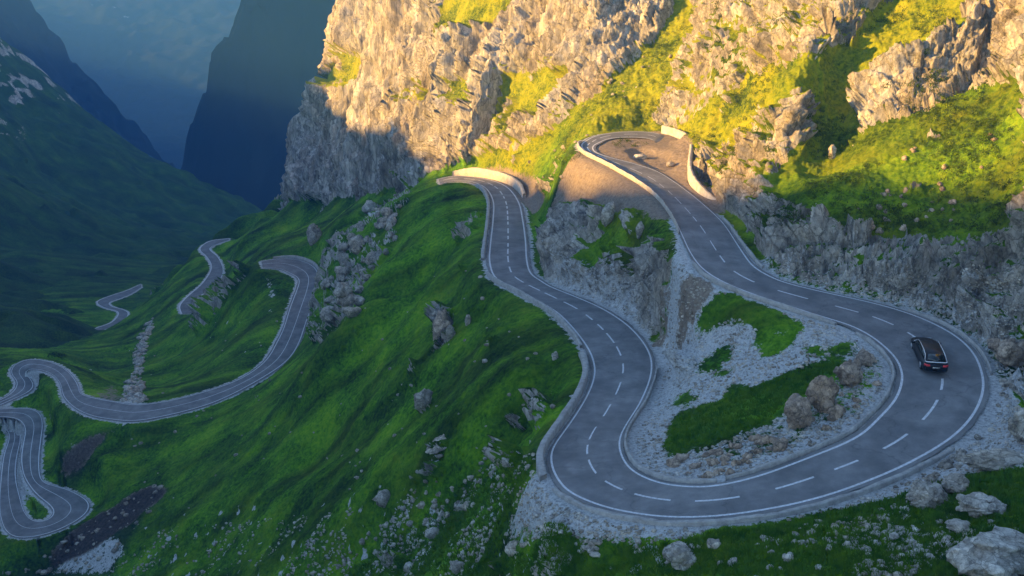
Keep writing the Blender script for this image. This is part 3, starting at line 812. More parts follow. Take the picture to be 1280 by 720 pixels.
# ------------------------------------------------------------------ roads
def asphalt_mat():
    m = NM('asphalt', 0.8, 0.25)
    n = m.noise(0.35, 5, 0.65); n2 = m.noise(14, 4, 0.7)
    f = m.math('ADD', m.math('MULTIPLY', n, 0.7), m.math('MULTIPLY', n2, 0.3))
    c = m.ramp(f, [(0.38, (0.13, 0.13, 0.132)), (0.5, (0.18, 0.178, 0.18)), (0.62, (0.24, 0.237, 0.235))])
    a = m.attr('track')
    c = m.mix(m.math('MULTIPLY', a[0], 0.35), c, (0.10, 0.10, 0.102))
    c = m.mix(m.math('MULTIPLY', a[1], 0.45), c, (0.20, 0.19, 0.175))
    p = m.ramp(m.noise(0.13, 3, 0.5), [(0.58, 0.0), (0.61, 0.30)])
    c = m.mix(p, c, (0.09, 0.09, 0.093))
    for q_, k_, w_ in ((0.09, 0.32, 0.010), (0.5, 0.10, 0.02)):
        vo = m.n('ShaderNodeTexVoronoi', feature='DISTANCE_TO_EDGE'); vo.inputs['Scale'].default_value = q_
        nz = m.n('ShaderNodeTexNoise'); nz.inputs['Scale'].default_value = 0.5; nz.inputs['Detail'].default_value = 5
        sm = m.n('ShaderNodeVectorMath', operation='SCALE'); sm.inputs['Scale'].default_value = 4.0
        ad = m.n('ShaderNodeVectorMath', operation='ADD')
        v_ = m.coord(); m.l(v_, nz.inputs['Vector']); m.l(nz.outputs['Color'], sm.inputs[0]); m.l(v_, ad.inputs[0]); m.l(sm.outputs[0], ad.inputs[1]); m.l(ad.outputs[0], vo.inputs['Vector'])
        c = m.mix(m.ramp(vo.outputs['Distance'], [(0.0, k_), (w_, 0.0)]), c, (0.035, 0.035, 0.036))
    m.col(c); m.bump(n2, 0.3, 0.02)
    return m.m
def paint_mat(name, c, wear=0.6):
    m = NM(name, 0.7, 0.3)
    w = m.ramp(m.noise(5.0, 5, 0.75), [(0.42 - 0.1 * wear, 1.0), (0.58 + 0.1 * wear, 0.0)])
    m.col(m.mix(m.math('MULTIPLY', w, wear), c, (0.2, 0.2, 0.205)))
    return m.m
ASP = asphalt_mat(); WHITE = paint_mat('road_paint', (0.74, 0.74, 0.76))
def strip(r, off_a, off_b, lift, i0=0, i1=None, metric_a=True):
    i1 = len(r.s) if i1 is None else i1
    a = r.c[i0:i1] + r.u[i0:i1] * off_a[i0:i1, None]; b = r.c[i0:i1] + r.u[i0:i1] * off_b[i0:i1, None]
    a = a.copy(); b = b.copy(); a[:, 2] += lift; b[:, 2] += lift
    return a, b
def build_road(r, past, name, label, linew, cw, dashed=True, lines=True):
    n = len(r.s); K = 13
    hw = r.w / 2 + past
    V = []; T = []
    wob_a = np.array([math.sin(s * 0.9) * 0.05 + math.sin(s * 2.3 + 1) * 0.04 for s in r.s])
    for k in range(K):
        t = -1 + 2 * k / (K - 1)
        off = hw * t + (wob_a if k in (0, K - 1) else 0)
        p = r.c + r.u * off[:, None]
        p = p.copy(); p[:, 2] += (1 - t * t) * 0.05
        V.append(p)
        tr = math.exp(-((abs(t) - 0.30) / 0.10) ** 2) * 0.5 + math.exp(-((abs(t) - 0.66) / 0.10) ** 2) * 0.5
        T.append(np.stack([np.full(n, tr), np.full(n, 1.0 if abs(t) > 0.98 else 0.0), np.zeros(n)], -1))
    if name == 'mountain_road':
        for p in V: p[:9, 2] -= np.linspace(0.55, 0, 9)      # gravel has spread over the end of the asphalt
    V = np.stack(V, 1).reshape(-1, 3); T = np.stack(T, 1).reshape(-1, 3)
    k = np.arange(n * K).reshape(n, K)
    f = np.stack([k[:-1, :-1].ravel(), k[:-1, 1:].ravel(), k[1:, 1:].ravel(), k[1:, :-1].ravel()], -1)
    o = new_mesh(name, V, f, ASP, True)
    add_attr(o, 'track', T)
    tag(o, label, 'road', kind='structure')
    if not lines: return o
    def ribbon(nm, off, w, segs):
        vs, fs = [], []
        for (i0, i1) in segs:
            b0 = len(vs)
            t = off[i0:i1] / hw[i0:i1]
            z = (1 - t * t) * 0.05 + 0.014
            for q in range(i0, i1):
                pa = r.c[q] + r.u[q] * (off[q] - w / 2); pb = r.c[q] + r.u[q] * (off[q] + w / 2)
                vs += [(pa[0], pa[1], pa[2] + z[q - i0]), (pb[0], pb[1], pb[2] + z[q - i0])]
            for q in range(i1 - i0 - 1):
                fs.append((b0 + 2 * q, b0 + 2 * q + 1, b0 + 2 * q + 3, b0 + 2 * q + 2))
        return new_mesh(nm, vs, fs, WHITE, False, o)
    f0 = 10 if name == 'mountain_road' else 0
    ribbon('edge_line', -r.w / 2, linew, [(f0, n)]); ribbon('edge_line', r.w / 2, linew, [(f0, n)])
    if cw:
        st = r.s[1] - r.s[0]
        segs = []; i = f0; rnd = random.Random(4)
        while i < n - 4:
            L = int((rnd.choice([3.4, 4.4, 5.0]) if dashed else 400) / st)
            j = min(i + max(L, 3), n)
            segs.append((i, j)); i = j + max(2, int(rnd.choice([1.2, 1.6, 2.6]) / st))
        ribbon('centre_line', np.zeros(n), cw, segs)
    return o
build_road(road1, 0.55, 'mountain_road', 'grey two-lane road winding from the top hairpin round the car bend', 0.24, 0.24)
build_road(road2, 0.5, 'meadow_road', 'grey road sweeping across the meadow to the valley', 0.22, 0.16, dashed=False)
build_road(road3, 0.3, 'valley_loop_road', 'double hairpin road at the lower left', 0.20, 0.13, dashed=False)
build_road(road4, 0.3, 'shoulder_road', 'small far road bend on the green shoulder', 0.5, 0)
build_road(road5, 0.2, 'valley_floor_road', 'pale winding track far down on the valley floor', 0.5, 0)

# ------------------------------------------------------------------ low roadside walls
def concrete_mat(name, c0, c1, sc_=1.3):
    m = NM(name, 0.9, 0.15)
    n = m.noise(sc_, 6, 0.75)
    m.col(m.ramp(n, [(0.3, c0), (0.68, c1)])); m.bump(m.noise(6, 5, 0.7), 0.6, 0.08)
    return m.m
CONC = concrete_mat('weathered_concrete', (0.22, 0.21, 0.20), (0.47, 0.45, 0.42))
TANW = concrete_mat('ochre_masonry', (0.36, 0.31, 0.26), (0.62, 0.56, 0.49), 0.9)
def near_i(r, px, py):
    p = [at_z(px, py, zz) for zz in np.linspace(r.c[:, 2].min(), r.c[:, 2].max(), 25)]
    best = None
    for q in p:
        d = np.linalg.norm(r.c - q, axis=1)
        i = int(d.argmin())
        if best is None or d[i] < best[0]: best = (d[i], i)
    return best[1]
def wall(r, sgn, p0, p1, off, w, h, name, label, cat, mat=None, depth=1.2, taper=6, flare=0.0, hvar=0.06):
    i0, i1 = near_i(r, *p0), near_i(r, *p1)
    if i0 > i1: i0, i1 = i1, i0
    vs, fs = [], []
    n = i1 - i0
    for k, i in enumerate(range(i0, i1)):
        e = min(1.0, (k + 1) / taper, (n - k) / taper)
        f = r.w[i] / 2 + off
        hh = h * (0.35 + 0.65 * e) + hvar * math.sin(i * 0.7) * math.sin(i * 0.23 + 1) + 0.03 * math.sin(i * 2.9)
        u = r.u[i] * sgn
        inn = r.c[i] + u * f; out = r.c[i] + u * (f + w + flare)
        tin = r.c[i] + u * (f + 0.04); tout = r.c[i] + u * (f + w - 0.03)
        z = r.c[i][2]
        vs += [(inn[0], inn[1], z - 0.35), (tin[0], tin[1], z + hh - 0.04), (tin[0] + u[0] * .05, tin[1] + u[1] * .05, z + hh), (tout[0], tout[1], z + hh + 0.01), (tout[0] + u[0] * .05, tout[1] + u[1] * .05, z + hh - 0.05), (out[0], out[1], z - depth)]
    for k in range(n - 1):
        a, b = 6 * k, 6 * k + 6
        for q in range(5): fs.append((a + q, a + q + 1, b + q + 1, b + q))
        fs.append((a + 5, a, b, b + 5))
    fs.append(tuple(range(0, 6))); fs.append(tuple(reversed(range(6 * n - 6, 6 * n))))
    o = new_mesh(name, vs, fs, mat or CONC)
    return tag(o, label, cat)
wall(road1, -1, (730,178), (851,291), 0.5, 0.4, 0.5, 'parapet_wall', 'ochre parapet wall on the outer rim of the top hairpin', 'wall', TANW)
wall(road1, -1, (875,332), (1078,416), 0.62, 0.32, 0.35, 'kerb_wall', 'low pale kerb wall above the gravel island below the upper road', 'wall', CONC, 0.6)
wall(road1, -1, (1095,425), (905,606), 0.75, 0.30, 0.32, 'kerb_wall', 'low kerb wall rounding the inside of the bend beside the car', 'wall', CONC, 0.5)
wall(road1, -1, (895,608), (812,470), 0.62, 0.36, 0.34, 'kerb_wall', 'pale kerb wall round the left tip of the gravel island', 'wall', CONC, 0.5)
wall(road1, 1, (1150,572), (700,606), 0.75, 0.45, 0.22, 'kerb_wall', 'pale stone kerb along the outside of the front bend', 'wall', CONC, 1.6)
wall(road1, 1, (690,582), (741,445), 0.95, 0.85, 0.75, 'parapet_wall', 'thick pale parapet above the green flank on the left of the middle bend', 'wall', CONC, 2.5)
wall(road1, 1, (738,440), (622,352), 0.55, 0.42, 0.55, 'parapet_wall', 'narrow stone parapet on the valley side of the middle road', 'wall', CONC, 2.0)
wall(road1, 1, (612,322), (606,240), 0.75, 0.6, 0.6, 'parapet_wall', 'pale parapet beside the straight part of the far middle road', 'wall', CONC, 2.5)
wall(road1, -1, (643,243), (560,221), 1.4, 0.6, 1.9, 'retaining_wall', 'pinkish retaining wall behind the far bend of the middle road', 'wall', TANW, 1.5, 10)
wall(road1, 1, (1110,383), (1228,470), 0.85, 0.25, 0.28, 'kerb_wall', 'low grey kerb at the foot of the crags beside the car', 'wall', CONC, 0.5)
wall(road1, 1, (895,270), (940,330), 0.9, 0.35, 0.4, 'kerb_wall', 'grey kerb wall on the crag side of the upper road', 'wall', CONC, 0.5)
wall(road2, 1, (335,326), (397,345), 0.6, 0.6, 0.9, 'parapet_wall', 'low wall above the far bend of the meadow road', 'wall', CONC, 1.0)

# curved sunlit wall behind the gravel yard of the top hairpin
def free_wall(pts_px, z, h, w, name, label, mat, base=-0.6):
    P_ = resample(at_z([p[0] for p in pts_px], [p[1] for p in pts_px], np.array(z)), 10)
    vs, fs = [], []
    n = len(P_)
    for k in range(n):
        t = P_[min(k + 1, n - 1)] - P_[max(k - 1, 0)]
        u = np.array([-t[1], t[0]]) / (np.hypot(t[0], t[1]) + 1e-9)
        p = P_[k]; hh = h[0] + (h[1] - h[0]) * k / (n - 1) + 0.06 * math.sin(k * 1.7)
        vs += [(p[0], p[1], p[2] + base), (p[0] + u[0] * .1, p[1] + u[1] * .1, p[2] + hh), (p[0] + u[0] * w, p[1] + u[1] * w, p[2] + hh + .03), (p[0] + u[0] * (w + .2), p[1] + u[1] * (w + .2), p[2] + base)]
    for k in range(n - 1):
        a, b = 4 * k, 4 * k + 4
        for q in range(3): fs.append((a + q, b + q, b + q + 1, a + q + 1))
    fs.append((0, 1, 2, 3)); fs.append(tuple(range(4 * n - 4, 4 * n)))
    return tag(new_mesh(name, vs, fs, mat), label, 'wall')
free_wall([(826,167),(843,171),(857,178),(861,190),(859,208),(862,225),(876,243),(897,260)], [-32.2]*4 + [-32.5,-32.8,-33.4,-34.2], (1.5, 0.8), 0.6, 'retaining_wall', 'curved sunlit ochre wall round the right of the top hairpin yard', TANW)

# ------------------------------------------------------------------ air
hv = [(-2300,-320,-720),(1600,-320,-720),(1600,3700,-720),(-2300,3700,-720),(-2300,-320,215),(1600,-320,215),(1600,3700,215),(-2300,3700,215)]
hz = new_mesh('haze', hv, [(0,3,2,1),(4,5,6,7),(0,1,5,4),(1,2,6,5),(2,3,7,6),(3,0,4,7)])
hm = bpy.data.materials.new('haze'); hm.use_nodes = True
ht = hm.node_tree; ht.nodes.clear()
pv = ht.nodes.new('ShaderNodeVolumePrincipled')
pv.inputs['Color'].default_value = (0.14, 0.45, 1.0, 1)
pv.inputs['Density'].default_value = 0.00026
ho = ht.nodes.new('ShaderNodeOutputMaterial')
ht.links.new(pv.outputs[0], ho.inputs['Volume'])
hz.data.materials.append(hm)
tag(hz, 'blue mist filling the valley', 'haze', kind='stuff')
# ------------------------------------------------------------------ the dark car
def simple_mat(name, c, rough=0.4, spec=0.5, metal=0.0, coat=0.0, noise=0.0):
    m = NM(name, rough, spec)
    m.b.inputs['Metallic'].default_value = metal
    m.b.inputs['Coat Weight'].default_value = coat
    n = m.noise(9.0, 4, 0.6)
    m.col(m.mix(n, tuple(v * (1 - noise) for v in c), tuple(min(1, v * (1 + noise)) for v in c)))
    return m.m
PAINT = simple_mat('black_car_paint', (0.006, 0.0065, 0.008), 0.45, 0.22, 0.0, 0.12, 0.2)
GLASS = simple_mat('tinted_glass', (0.008, 0.012, 0.010), 0.08, 0.6, 0, 0, 0.1)
CHROME = simple_mat('bright_trim', (0.75, 0.75, 0.76), 0.25, 0.5, 0.6, 0, 0.05)
RUBBER = simple_mat('tyre_rubber', (0.02, 0.02, 0.02), 0.9, 0.2, 0, 0, 0.3)
RIMM = simple_mat('alloy_rim', (0.45, 0.45, 0.47), 0.35, 0.5, 0.8)
REDL = simple_mat('red_lamp_glass', (0.65, 0.035, 0.04), 0.2, 0.5)
CLEAR = simple_mat('headlamp_glass', (0.6, 0.62, 0.65), 0.1, 0.5)
PLATE = simple_mat('number_plate', (0.6, 0.6, 0.58), 0.5, 0.3)
def loft(rings, close_ends=True):
    vs = [p for r in rings for p in r]; n = len(rings[0]); fs = []
    for i in range(len(rings) - 1):
        for k in range(n):
            fs.append((i * n + k, i * n + (k + 1) % n, (i + 1) * n + (k + 1) % n, (i + 1) * n + k))
    if close_ends:
        fs.append(tuple(reversed(range(n)))); fs.append(tuple((len(rings) - 1) * n + k for k in range(n)))
    return vs, fs
def body_ring(y, w, zb, zs, zt):
    h = [(w * .88, zb), (w, zb + .12), (w * 1.01, (zb + zs) / 2), (w * .985, zs - .06), (w * .90, zs + .01), (w * .55, zt), (0, zt + .02)]
    return [(x, y, z) for x, z in h] + [(-x, y, z) for x, z in reversed(h[:-1])]
car = bpy.data.objects.new('car', None); sc.collection.objects.link(car)
tag(car, 'black car with bright window trim driving round the right bend', 'car')
ys = [(-2.36,.70,.42,.72,.76),(-2.30,.82,.30,.84,.93),(-2.1,.89,.24,.92,.99),(-1.6,.92,.20,.95,1.0),(-.8,.93,.18,.93,.97),(0,.93,.18,.91,.95),(.8,.93,.18,.89,.93),(1.2,.92,.19,.86,.93),(1.7,.90,.20,.80,.87),(2.1,.84,.24,.72,.77),(2.3,.72,.32,.62,.66),(2.38,.55,.40,.56,.58)]
v, f = loft([body_ring(*q) for q in ys])
bdy = new_mesh('body', v, f, PAINT, True, car)
def cab_ring(y, wb, wt, zb, zt):
    h = [(wb, zb), (wb * .6 + wt * .4, zb + (zt - zb) * .45), (wt + .03, zt - .07), (wt - .10, zt), (0, zt + .025)]
    return [(x, y, z) for x, z in h] + [(-x, y, z) for x, z in reversed(h[:-1])]
v, f = loft([cab_ring(*q) for q in [(-2.16,.78,.70,.92,.97),(-1.95,.80,.66,.92,1.20),(-1.70,.80,.64,.91,1.40),(-1.2,.81,.64,.9,1.475),(-.4,.81,.645,.88,1.50),(.3,.81,.63,.87,1.46),(.62,.80,.62,.87,1.32),(.95,.79,.64,.87,1.12),(1.32,.76,.68,.86,.93)]])
new_mesh('cabin', v, f, PAINT, True, car)
def panel(name, pts, mat, th=0.012, parent=car):
    """thin solid panel from a quad strip: list of (left, right) points"""
    vs = []; fs = []
    for a, b in pts: vs += [a, b]
    n = len(pts)
    nrm = (Vector(pts[0][1]) - Vector(pts[0][0])).cross(Vector(pts[-1][0]) - Vector(pts[0][0])).normalized() * th
    top = [tuple(Vector(p) + nrm) for p in vs]; allv = vs + top; N = len(vs)
    for i in range(n - 1):
        a = 2 * i
        fs += [(a, a + 1, a + 3, a + 2), (N + a, N + a + 2, N + a + 3, N + a + 1), (a, a + 2, N + a + 2, N + a), (a + 1, N + a + 1, N + a + 3, a + 3)]
    fs += [(0, N, N + 1, 1), (2 * n - 2, 2 * n - 1, N + 2 * n - 1, N + 2 * n - 2)]
    return new_mesh(name, allv, fs, mat, False, parent)
panel('windscreen', [((-.66,1.24,.985),(.66,1.24,.985)),((-.61,.93,1.165),(.61,.93,1.165)),((-.55,.60,1.36),(.55,.60,1.36))], GLASS, .02)
panel('rear_window', [((-.52,-1.72,1.42),(.52,-1.72,1.42)),((-.58,-1.95,1.235),(.58,-1.95,1.235)),((-.63,-2.13,1.03),(.63,-2.13,1.03))], GLASS, -.02)
0 and panel('roof_glass', [((-.42,-1.1,1.515),(.42,-1.1,1.515)),((-.42,-.4,1.535),(.42,-.4,1.535)),((-.42,.2,1.50),(.42,.2,1.50))], GLASS, .015)
def tube(name, pts, r, mat, parent=car, seg=6):
    vs, fs = [], []
    P_ = [Vector(p) for p in pts]
    for i, p in enumerate(P_):
        t = (P_[min(i + 1, len(P_) - 1)] - P_[max(i - 1, 0)]).normalized()
        a = t.orthogonal().normalized(); b = t.cross(a)
        for k in range(seg):
            an = 2 * math.pi * k / seg
            vs.append(tuple(p + a * math.cos(an) * r + b * math.sin(an) * r))
    for i in range(len(P_) - 1):
        for k in range(seg): fs.append((i * seg + k, i * seg + (k + 1) % seg, (i + 1) * seg + (k + 1) % seg, (i + 1) * seg + k))
    fs.append(tuple(range(seg))); fs.append(tuple(reversed([(len(P_) - 1) * seg + k for k in range(seg)])))
    return new_mesh(name, vs, fs, mat, True, parent)
for s_ in (-1, 1):
    sw = panel('side_window', [((s_ * .815, -1.75, .97), (s_ * .70, -1.55, 1.34)), ((s_ * .82, -.9, .95), (s_ * .68, -.9, 1.40)), ((s_ * .82, -.1, .93), (s_ * .685, -.1, 1.41)), ((s_ * .815, .75, .92), (s_ * .70, .45, 1.33))], GLASS, .014 * s_)
    tube('window_trim', [(s_ * .835, 1.15, .93), (s_ * .76, .72, 1.24), (s_ * .70, .40, 1.43), (s_ * .70, -.2, 1.475), (s_ * .70, -1.1, 1.46), (s_ * .71, -1.7, 1.36), (s_ * .78, -2.05, 1.05)], .035, CHROME)
    tl = panel('tail_light', [((s_ * .45, -2.335, .86), (s_ * .45, -2.345, .72)), ((s_ * .70, -2.32, .88), (s_ * .70, -2.35, .72)), ((s_ * .86, -2.18, .88), (s_ * .87, -2.2, .73))], REDL, .03 * s_)
    panel('headlight', [((s_ * .42, 2.31, .66), (s_ * .42, 2.35, .55)), ((s_ * .74, 2.17, .72), (s_ * .74, 2.27, .55))], CLEAR, -.03 * s_)
    mv, mf = loft([[(s_ * (.88 + dx), y_, 1.0 + z_) for y_, z_ in ((.72, -.06), (.86, -.06), (.88, .05), (.74, .08))] for dx in (0.0, .1, .22)])
    new_mesh('wing_mirror', mv, mf, PAINT, False, car)
    for yy_ in (-1.45, 1.45):
        rings = []
        for xo, rr_ in ((-.11, .27), (-.10, .33), (0, .345), (.10, .33), (.11, .27)):
            rings.append([(s_ * .82 + xo, yy_ + math.cos(a_) * rr_, .345 + math.sin(a_) * rr_) for a_ in np.linspace(0, 2 * math.pi, 20, endpoint=False)])
        wv, wf = loft(rings)
        wh = new_mesh('wheel', wv, wf, RUBBER, True, car)
        rv, rf = loft([[(s_ * .935 + xo * s_, yy_ + math.cos(a_) * rr_, .345 + math.sin(a_) * rr_) for a_ in np.linspace(0, 2 * math.pi, 10, endpoint=False)] for xo, rr_ in ((-.03, .235), (.01, .23), (.02, .06))])
        new_mesh('rim', rv, rf, RIMM, False, wh)
tube('rear_trim', [(-.80, -2.08, 1.0), (-.66, -2.19, 1.0), (0, -2.22, 1.01), (.66, -2.19, 1.0), (.80, -2.08, 1.0)], .04, CHROME)
panel('number_plate', [((-.26, -2.36, .68), (-.26, -2.36, .57)), ((.26, -2.36, .68), (.26, -2.36, .57))], PLATE, -.02)
ci = near_i(road1, 1176, 449)
zc = float(road1.c[ci][2]) + 0.06
pr, pf_ = at_z(1166.5, 462.5, zc), at_z(1151.5, 432, zc)
dirv = Vector(pf_ - pr); dirv.z = 0; dirv.normalize()
ctr = at_z(1159.5, 449.5, zc)
car.location = ctr; car.scale = (1.22, 1.8, 1.2)
car.rotation_euler = (0, 0, math.atan2(-dirv.x, dirv.y))

# ------------------------------------------------------------------ boulders and stones
def rock_mat(name, tint):
    m = NM(name, 0.92, 0.15)
    m.col(m.mix(1.0, rock_col(m, m.coord((1.8, 1.8, 1.8))), tint, 'MULTIPLY'))
    h = m.noise(3.5, 7, 0.72); m.bump(h, 0.9, 0.2)
    return m.m
RM = rock_mat('grey_rock', (1.0, 0.97, 0.93)); RT = rock_mat('tan_rock', (1.05, 0.88, 0.75)); RW = rock_mat('white_rock', (1.25, 1.24, 1.22))
def ico(sub):
    b = bmesh.new(); bmesh.ops.create_icosphere(b, subdivisions=sub, radius=1)
    v = np.array([q.co[:] for q in b.verts], np.float32); f = np.array([[q.index for q in t.verts] for t in b.faces], np.int32)
    b.free(); return v, f
I4, I3, I1 = ico(5), ico(3), ico(1)
def rock_shape(ic, seed, rough=1.0):
    v, f = ic
    p = v + seed * 7.31
    r = 1 + rough * (facet(p * 1.3, seed) * 0.34 + facet(p * 2.9, seed + 5) * 0.13 + vnoise(p * 1.0, seed + 9) * 0.25 + (vnoise(p * 6.0, seed + 3) * 0.035 if len(v) > 300 else 0))
    return v * r[:, None], f
def boulder(px, py, w, h, label, seed, rotz=0.0, lean=0.0, depth=0.8, name='boulder', group=None, sink=0.15):
    p, n = pick(px, py + h * 0.12)
    if p is None: return
    s = 1372.0 / p.y * 0.97
    if p.y > 104: sink = 0.45; w *= .82; h *= .85
    W, H = w / s, h / s
    v, f = rock_shape(I4 if w > 24 else I3, seed, 0.85)
    o = new_mesh(name, v, f, RT if ('tan' in label or 'island' in label or 'brown' in label) else RW if ('white' in label or 'pale' in label) else RM, True)
    o.scale = (W / 2, W / 2 * depth, H / 2)
    o.rotation_euler = (0, lean, rotz)
    o.location = (p.x, p.y + W * 0.15, p.z + H / 2 * (1 - sink) - 0.0)
    tag(o, label, 'boulder', group)
    return o
boulder(996, 530, 36, 48, 'tall tan-grey egg-shaped boulder leaning beside the grassy island', 3, 0.2, -0.35)
boulder(1028, 506, 40, 46, 'big blocky tan boulder just behind the leaning egg-shaped one', 5, 0.4, 0.2)
boulder(1062, 478, 34, 34, 'rounded tan boulder nearest the inner kerb on the island crest', 6, 0.9)
boulder(1082, 455, 24, 20, 'small tan boulder at the far end of the island boulder row', 8)
boulder(1045, 520, 18, 18, 'small boulder below the blocky tan one on the island', 9)
boulder(1160, 632, 52, 32, 'large grey boulder in the turf edge below the front bend', 11, 0.3)
boulder(1197, 612, 42, 20, 'low flat grey boulder directly behind the large one below the bend', 12, 0.8)
boulder(1228, 640, 60, 22, 'wide broken pale boulder to the right of the large grey one', 13, 0.1)
boulder(1245, 584, 84, 18, 'long flat pale slab lying at the right edge gravel', 14, 0.1, 0, 0.5)
boulder(1284, 546, 46, 46, 'huge rounded pale boulder cut by the right picture edge', 15, 0.5)
boulder(1264, 452, 38, 34, 'brownish cracked block at the foot of the right crags', 16, 0.2)
boulder(1246, 436, 22, 18, 'grey block leaning on the brownish block right of the car', 21, 0.2)
boulder(1200, 664, 34, 14, 'flat white rock in the middle of the near turf', 17)
boulder(1250, 716, 130, 54, 'big white rock slab filling the lower right corner', 18, 0.3, 0.1, 0.7)
boulder(480, 627, 28, 26, 'rounded grey boulder alone in the lower meadow', 19, 0.4)
boulder(541, 670, 24, 20, 'white boulder in the stony turf below the scree cone', 20)
boulder(512, 712, 20, 20, 'white boulder at the bottom edge left of the scree', 22)
boulder(572, 714, 22, 18, 'pointed white stone at the bottom edge below the white boulder', 23)
boulder(642, 692, 24, 20, 'white boulder just under the tip of the scree cone', 24)
boulder(850, 706, 46, 34, 'pale broken boulder at the bottom edge under the front bend', 25, 0.2)
boulder(892, 684, 18, 14, 'small pale boulder to the right of the broken one', 26)
boulder(528, 505, 26, 34, 'dark grey outcrop boulder in the middle of the green flank', 27, 0.3)
boulder(535, 496, 16, 18, 'small rock touching the top of the dark outcrop boulder', 28)
boulder(552, 412, 24, 50, 'tall dark rock rib standing in the upper green flank', 29, 0.2, 0.2)
boulder(563, 420, 14, 26, 'narrow rock beside the tall dark rib', 30)
boulder(585, 403, 10, 20, 'small upright stone near the middle road parapet', 31)
boulder(694, 447, 10, 16, 'lone pale stone below the middle bend parapet', 32)
boulder(548, 558, 44, 8, 'thin pale rock ledge in the green flank', 33, 0.5, -0.5)
boulder(800, 292, 14, 24, 'grey upright rock on the turf under the top hairpin', 34)
boulder(760, 272, 20, 34, 'slanting grey rock fin under the embankment', 35, 0.3, 0.4)
boulder(392, 300, 22, 36, 'grey rock stump behind the far bend of the meadow road', 36)
boulder(462, 262, 22, 20, 'pale rock at the top of the rocky rib', 37)
boulder(1040, 195, 12, 26, 'upright rock in the shaded gully above the car', 38)
boulder(800, 198, 22, 9, 'pale rubble mound inside the top hairpin yard', 41, 0.2, 0, 0.6)
boulder(838, 207, 12, 9, 'small dark-sided boulder at the right of the top hairpin yard', 42)
rnd = random.Random(12)
# rows of middling rocks: each its own object
def mid_rocks(polys, n, lo, hi, label, group, seedo, name='boulder', cat='boulder'):
    """n separate rocks dropped inside px outlines"""
    protos = []
    made = []
    c = 0; tries = 0
    while c < n and tries < n * 60:
        tries += 1
        poly = polys[rnd.randrange(len(polys))]
        xs = [p[0] for p in poly]; ysx = [p[1] for p in poly]
        px, py = rnd.uniform(min(xs), max(xs)), rnd.uniform(min(ysx), max(ysx))
        ins = False
        for i in range(len(poly)):
            x1, y1 = poly[i]; x2, y2 = poly[(i + 1) % len(poly)]
            if (y1 > py) != (y2 > py) and px < (x2 - x1) * (py - y1) / (y2 - y1) + x1: ins = not ins
        if not ins: continue
        p, nrm = pick(px, py)
        if p is None or float(bil(rdist, np.array([p.x]), np.array([p.y]), RS)[0]) < 1.0: continue
        if len(protos) < 5:
            v, f = rock_shape(I3, seedo + len(protos))
            o = new_mesh(name, v, f, RT if ('tan' in label or 'brown' in label) else RW if 'white' in label else RM, True); protos.append(o)
        else:
            o = rnd.choice(protos).copy(); sc.collection.objects.link(o)
        s = rnd.uniform(lo, hi) * rnd.uniform(0.7, 1.0)
        o.scale = (s, s * rnd.uniform(.6, 1), s * rnd.uniform(.55, .95))
        o.rotation_euler = (rnd.uniform(-.3, .3), rnd.uniform(-.3, .3), rnd.uniform(0, 6.28))
        o.location = (p.x, p.y, p.z + s * 0.15)
        tag(o, label, cat, group)
        made.append((o, px, py, s)); c += 1
    short = label
    used_ = set()
    for key, word in ((lambda q: -q[3], 'largest'), (lambda q: q[1], 'leftmost'), (lambda q: -q[1], 'rightmost'), (lambda q: q[2], 'farthest'), (lambda q: -q[2], 'nearest'), (lambda q: q[3], 'smallest')):
        o = sorted([q for q in made if q[0].name not in used_], key=key)[0][0]
        used_.add(o.name)
        o['label'] = word + ' ' + short
mid_rocks([[(840,572),(900,560),(970,535),(1000,545),(950,585),(880,600),(840,592)]], 34, .3, .7, 'brownish rock in the row along the foot of the grassy island', 'rocks along the foot of the island', 101)
mid_rocks([[(1030,500),(1070,460),(1100,445),(1108,470),(1060,520),(1030,540)]], 14, .3, .6, 'tan rock piled at the right end of the grassy island', 'rocks piled at the island end', 111)
mid_rocks([[(1235,470),(1290,460),(1290,520),(1250,520),(1215,560),(1190,600),(1150,610),(1225,530)]], 34, .25, .65, 'grey rock lying on the gravel outside the right bend', 'rocks on the right gravel shoulder', 121)
mid_rocks([[(405,410),(410,345),(440,285),(500,240),(500,290),(440,400)]], 55, .8, 2.2, 'pale rock studding the rocky rib behind the meadow road', 'rocks of the rocky rib', 131)
mid_rocks([[(420,700),(520,620),(680,560),(690,580),(560,650),(440,715)]], 70, .22, .6, 'white stone in the diagonal band across the lower turf', 'stones in the diagonal band', 141, 'stone', 'stone')
mid_rocks([[(880,700),(960,670),(1100,660),(1180,670),(1100,715),(880,718)]], 28, .18, .42, 'white stone in the near turf below the front bend', 'stones in the near turf', 151, 'stone', 'stone')

mid_rocks([[(1080,200),(1190,165),(1250,150),(1270,230),(1180,250),(1100,262)], [(1040,262),(1140,230),(1240,262),(1150,290),(1060,290)]], 34, .2, .55, 'sunlit tan rock dotting the green slope above the crags', 'rocks on the upper green slope', 161)
mid_rocks([[(690,150),(760,100),(850,30),(875,40),(780,130),(700,225),(650,225)]], 22, .2, .6, 'small golden rock on the sunlit grass ramp', 'rocks on the sunlit grass ramp', 171, 'stone', 'stone')

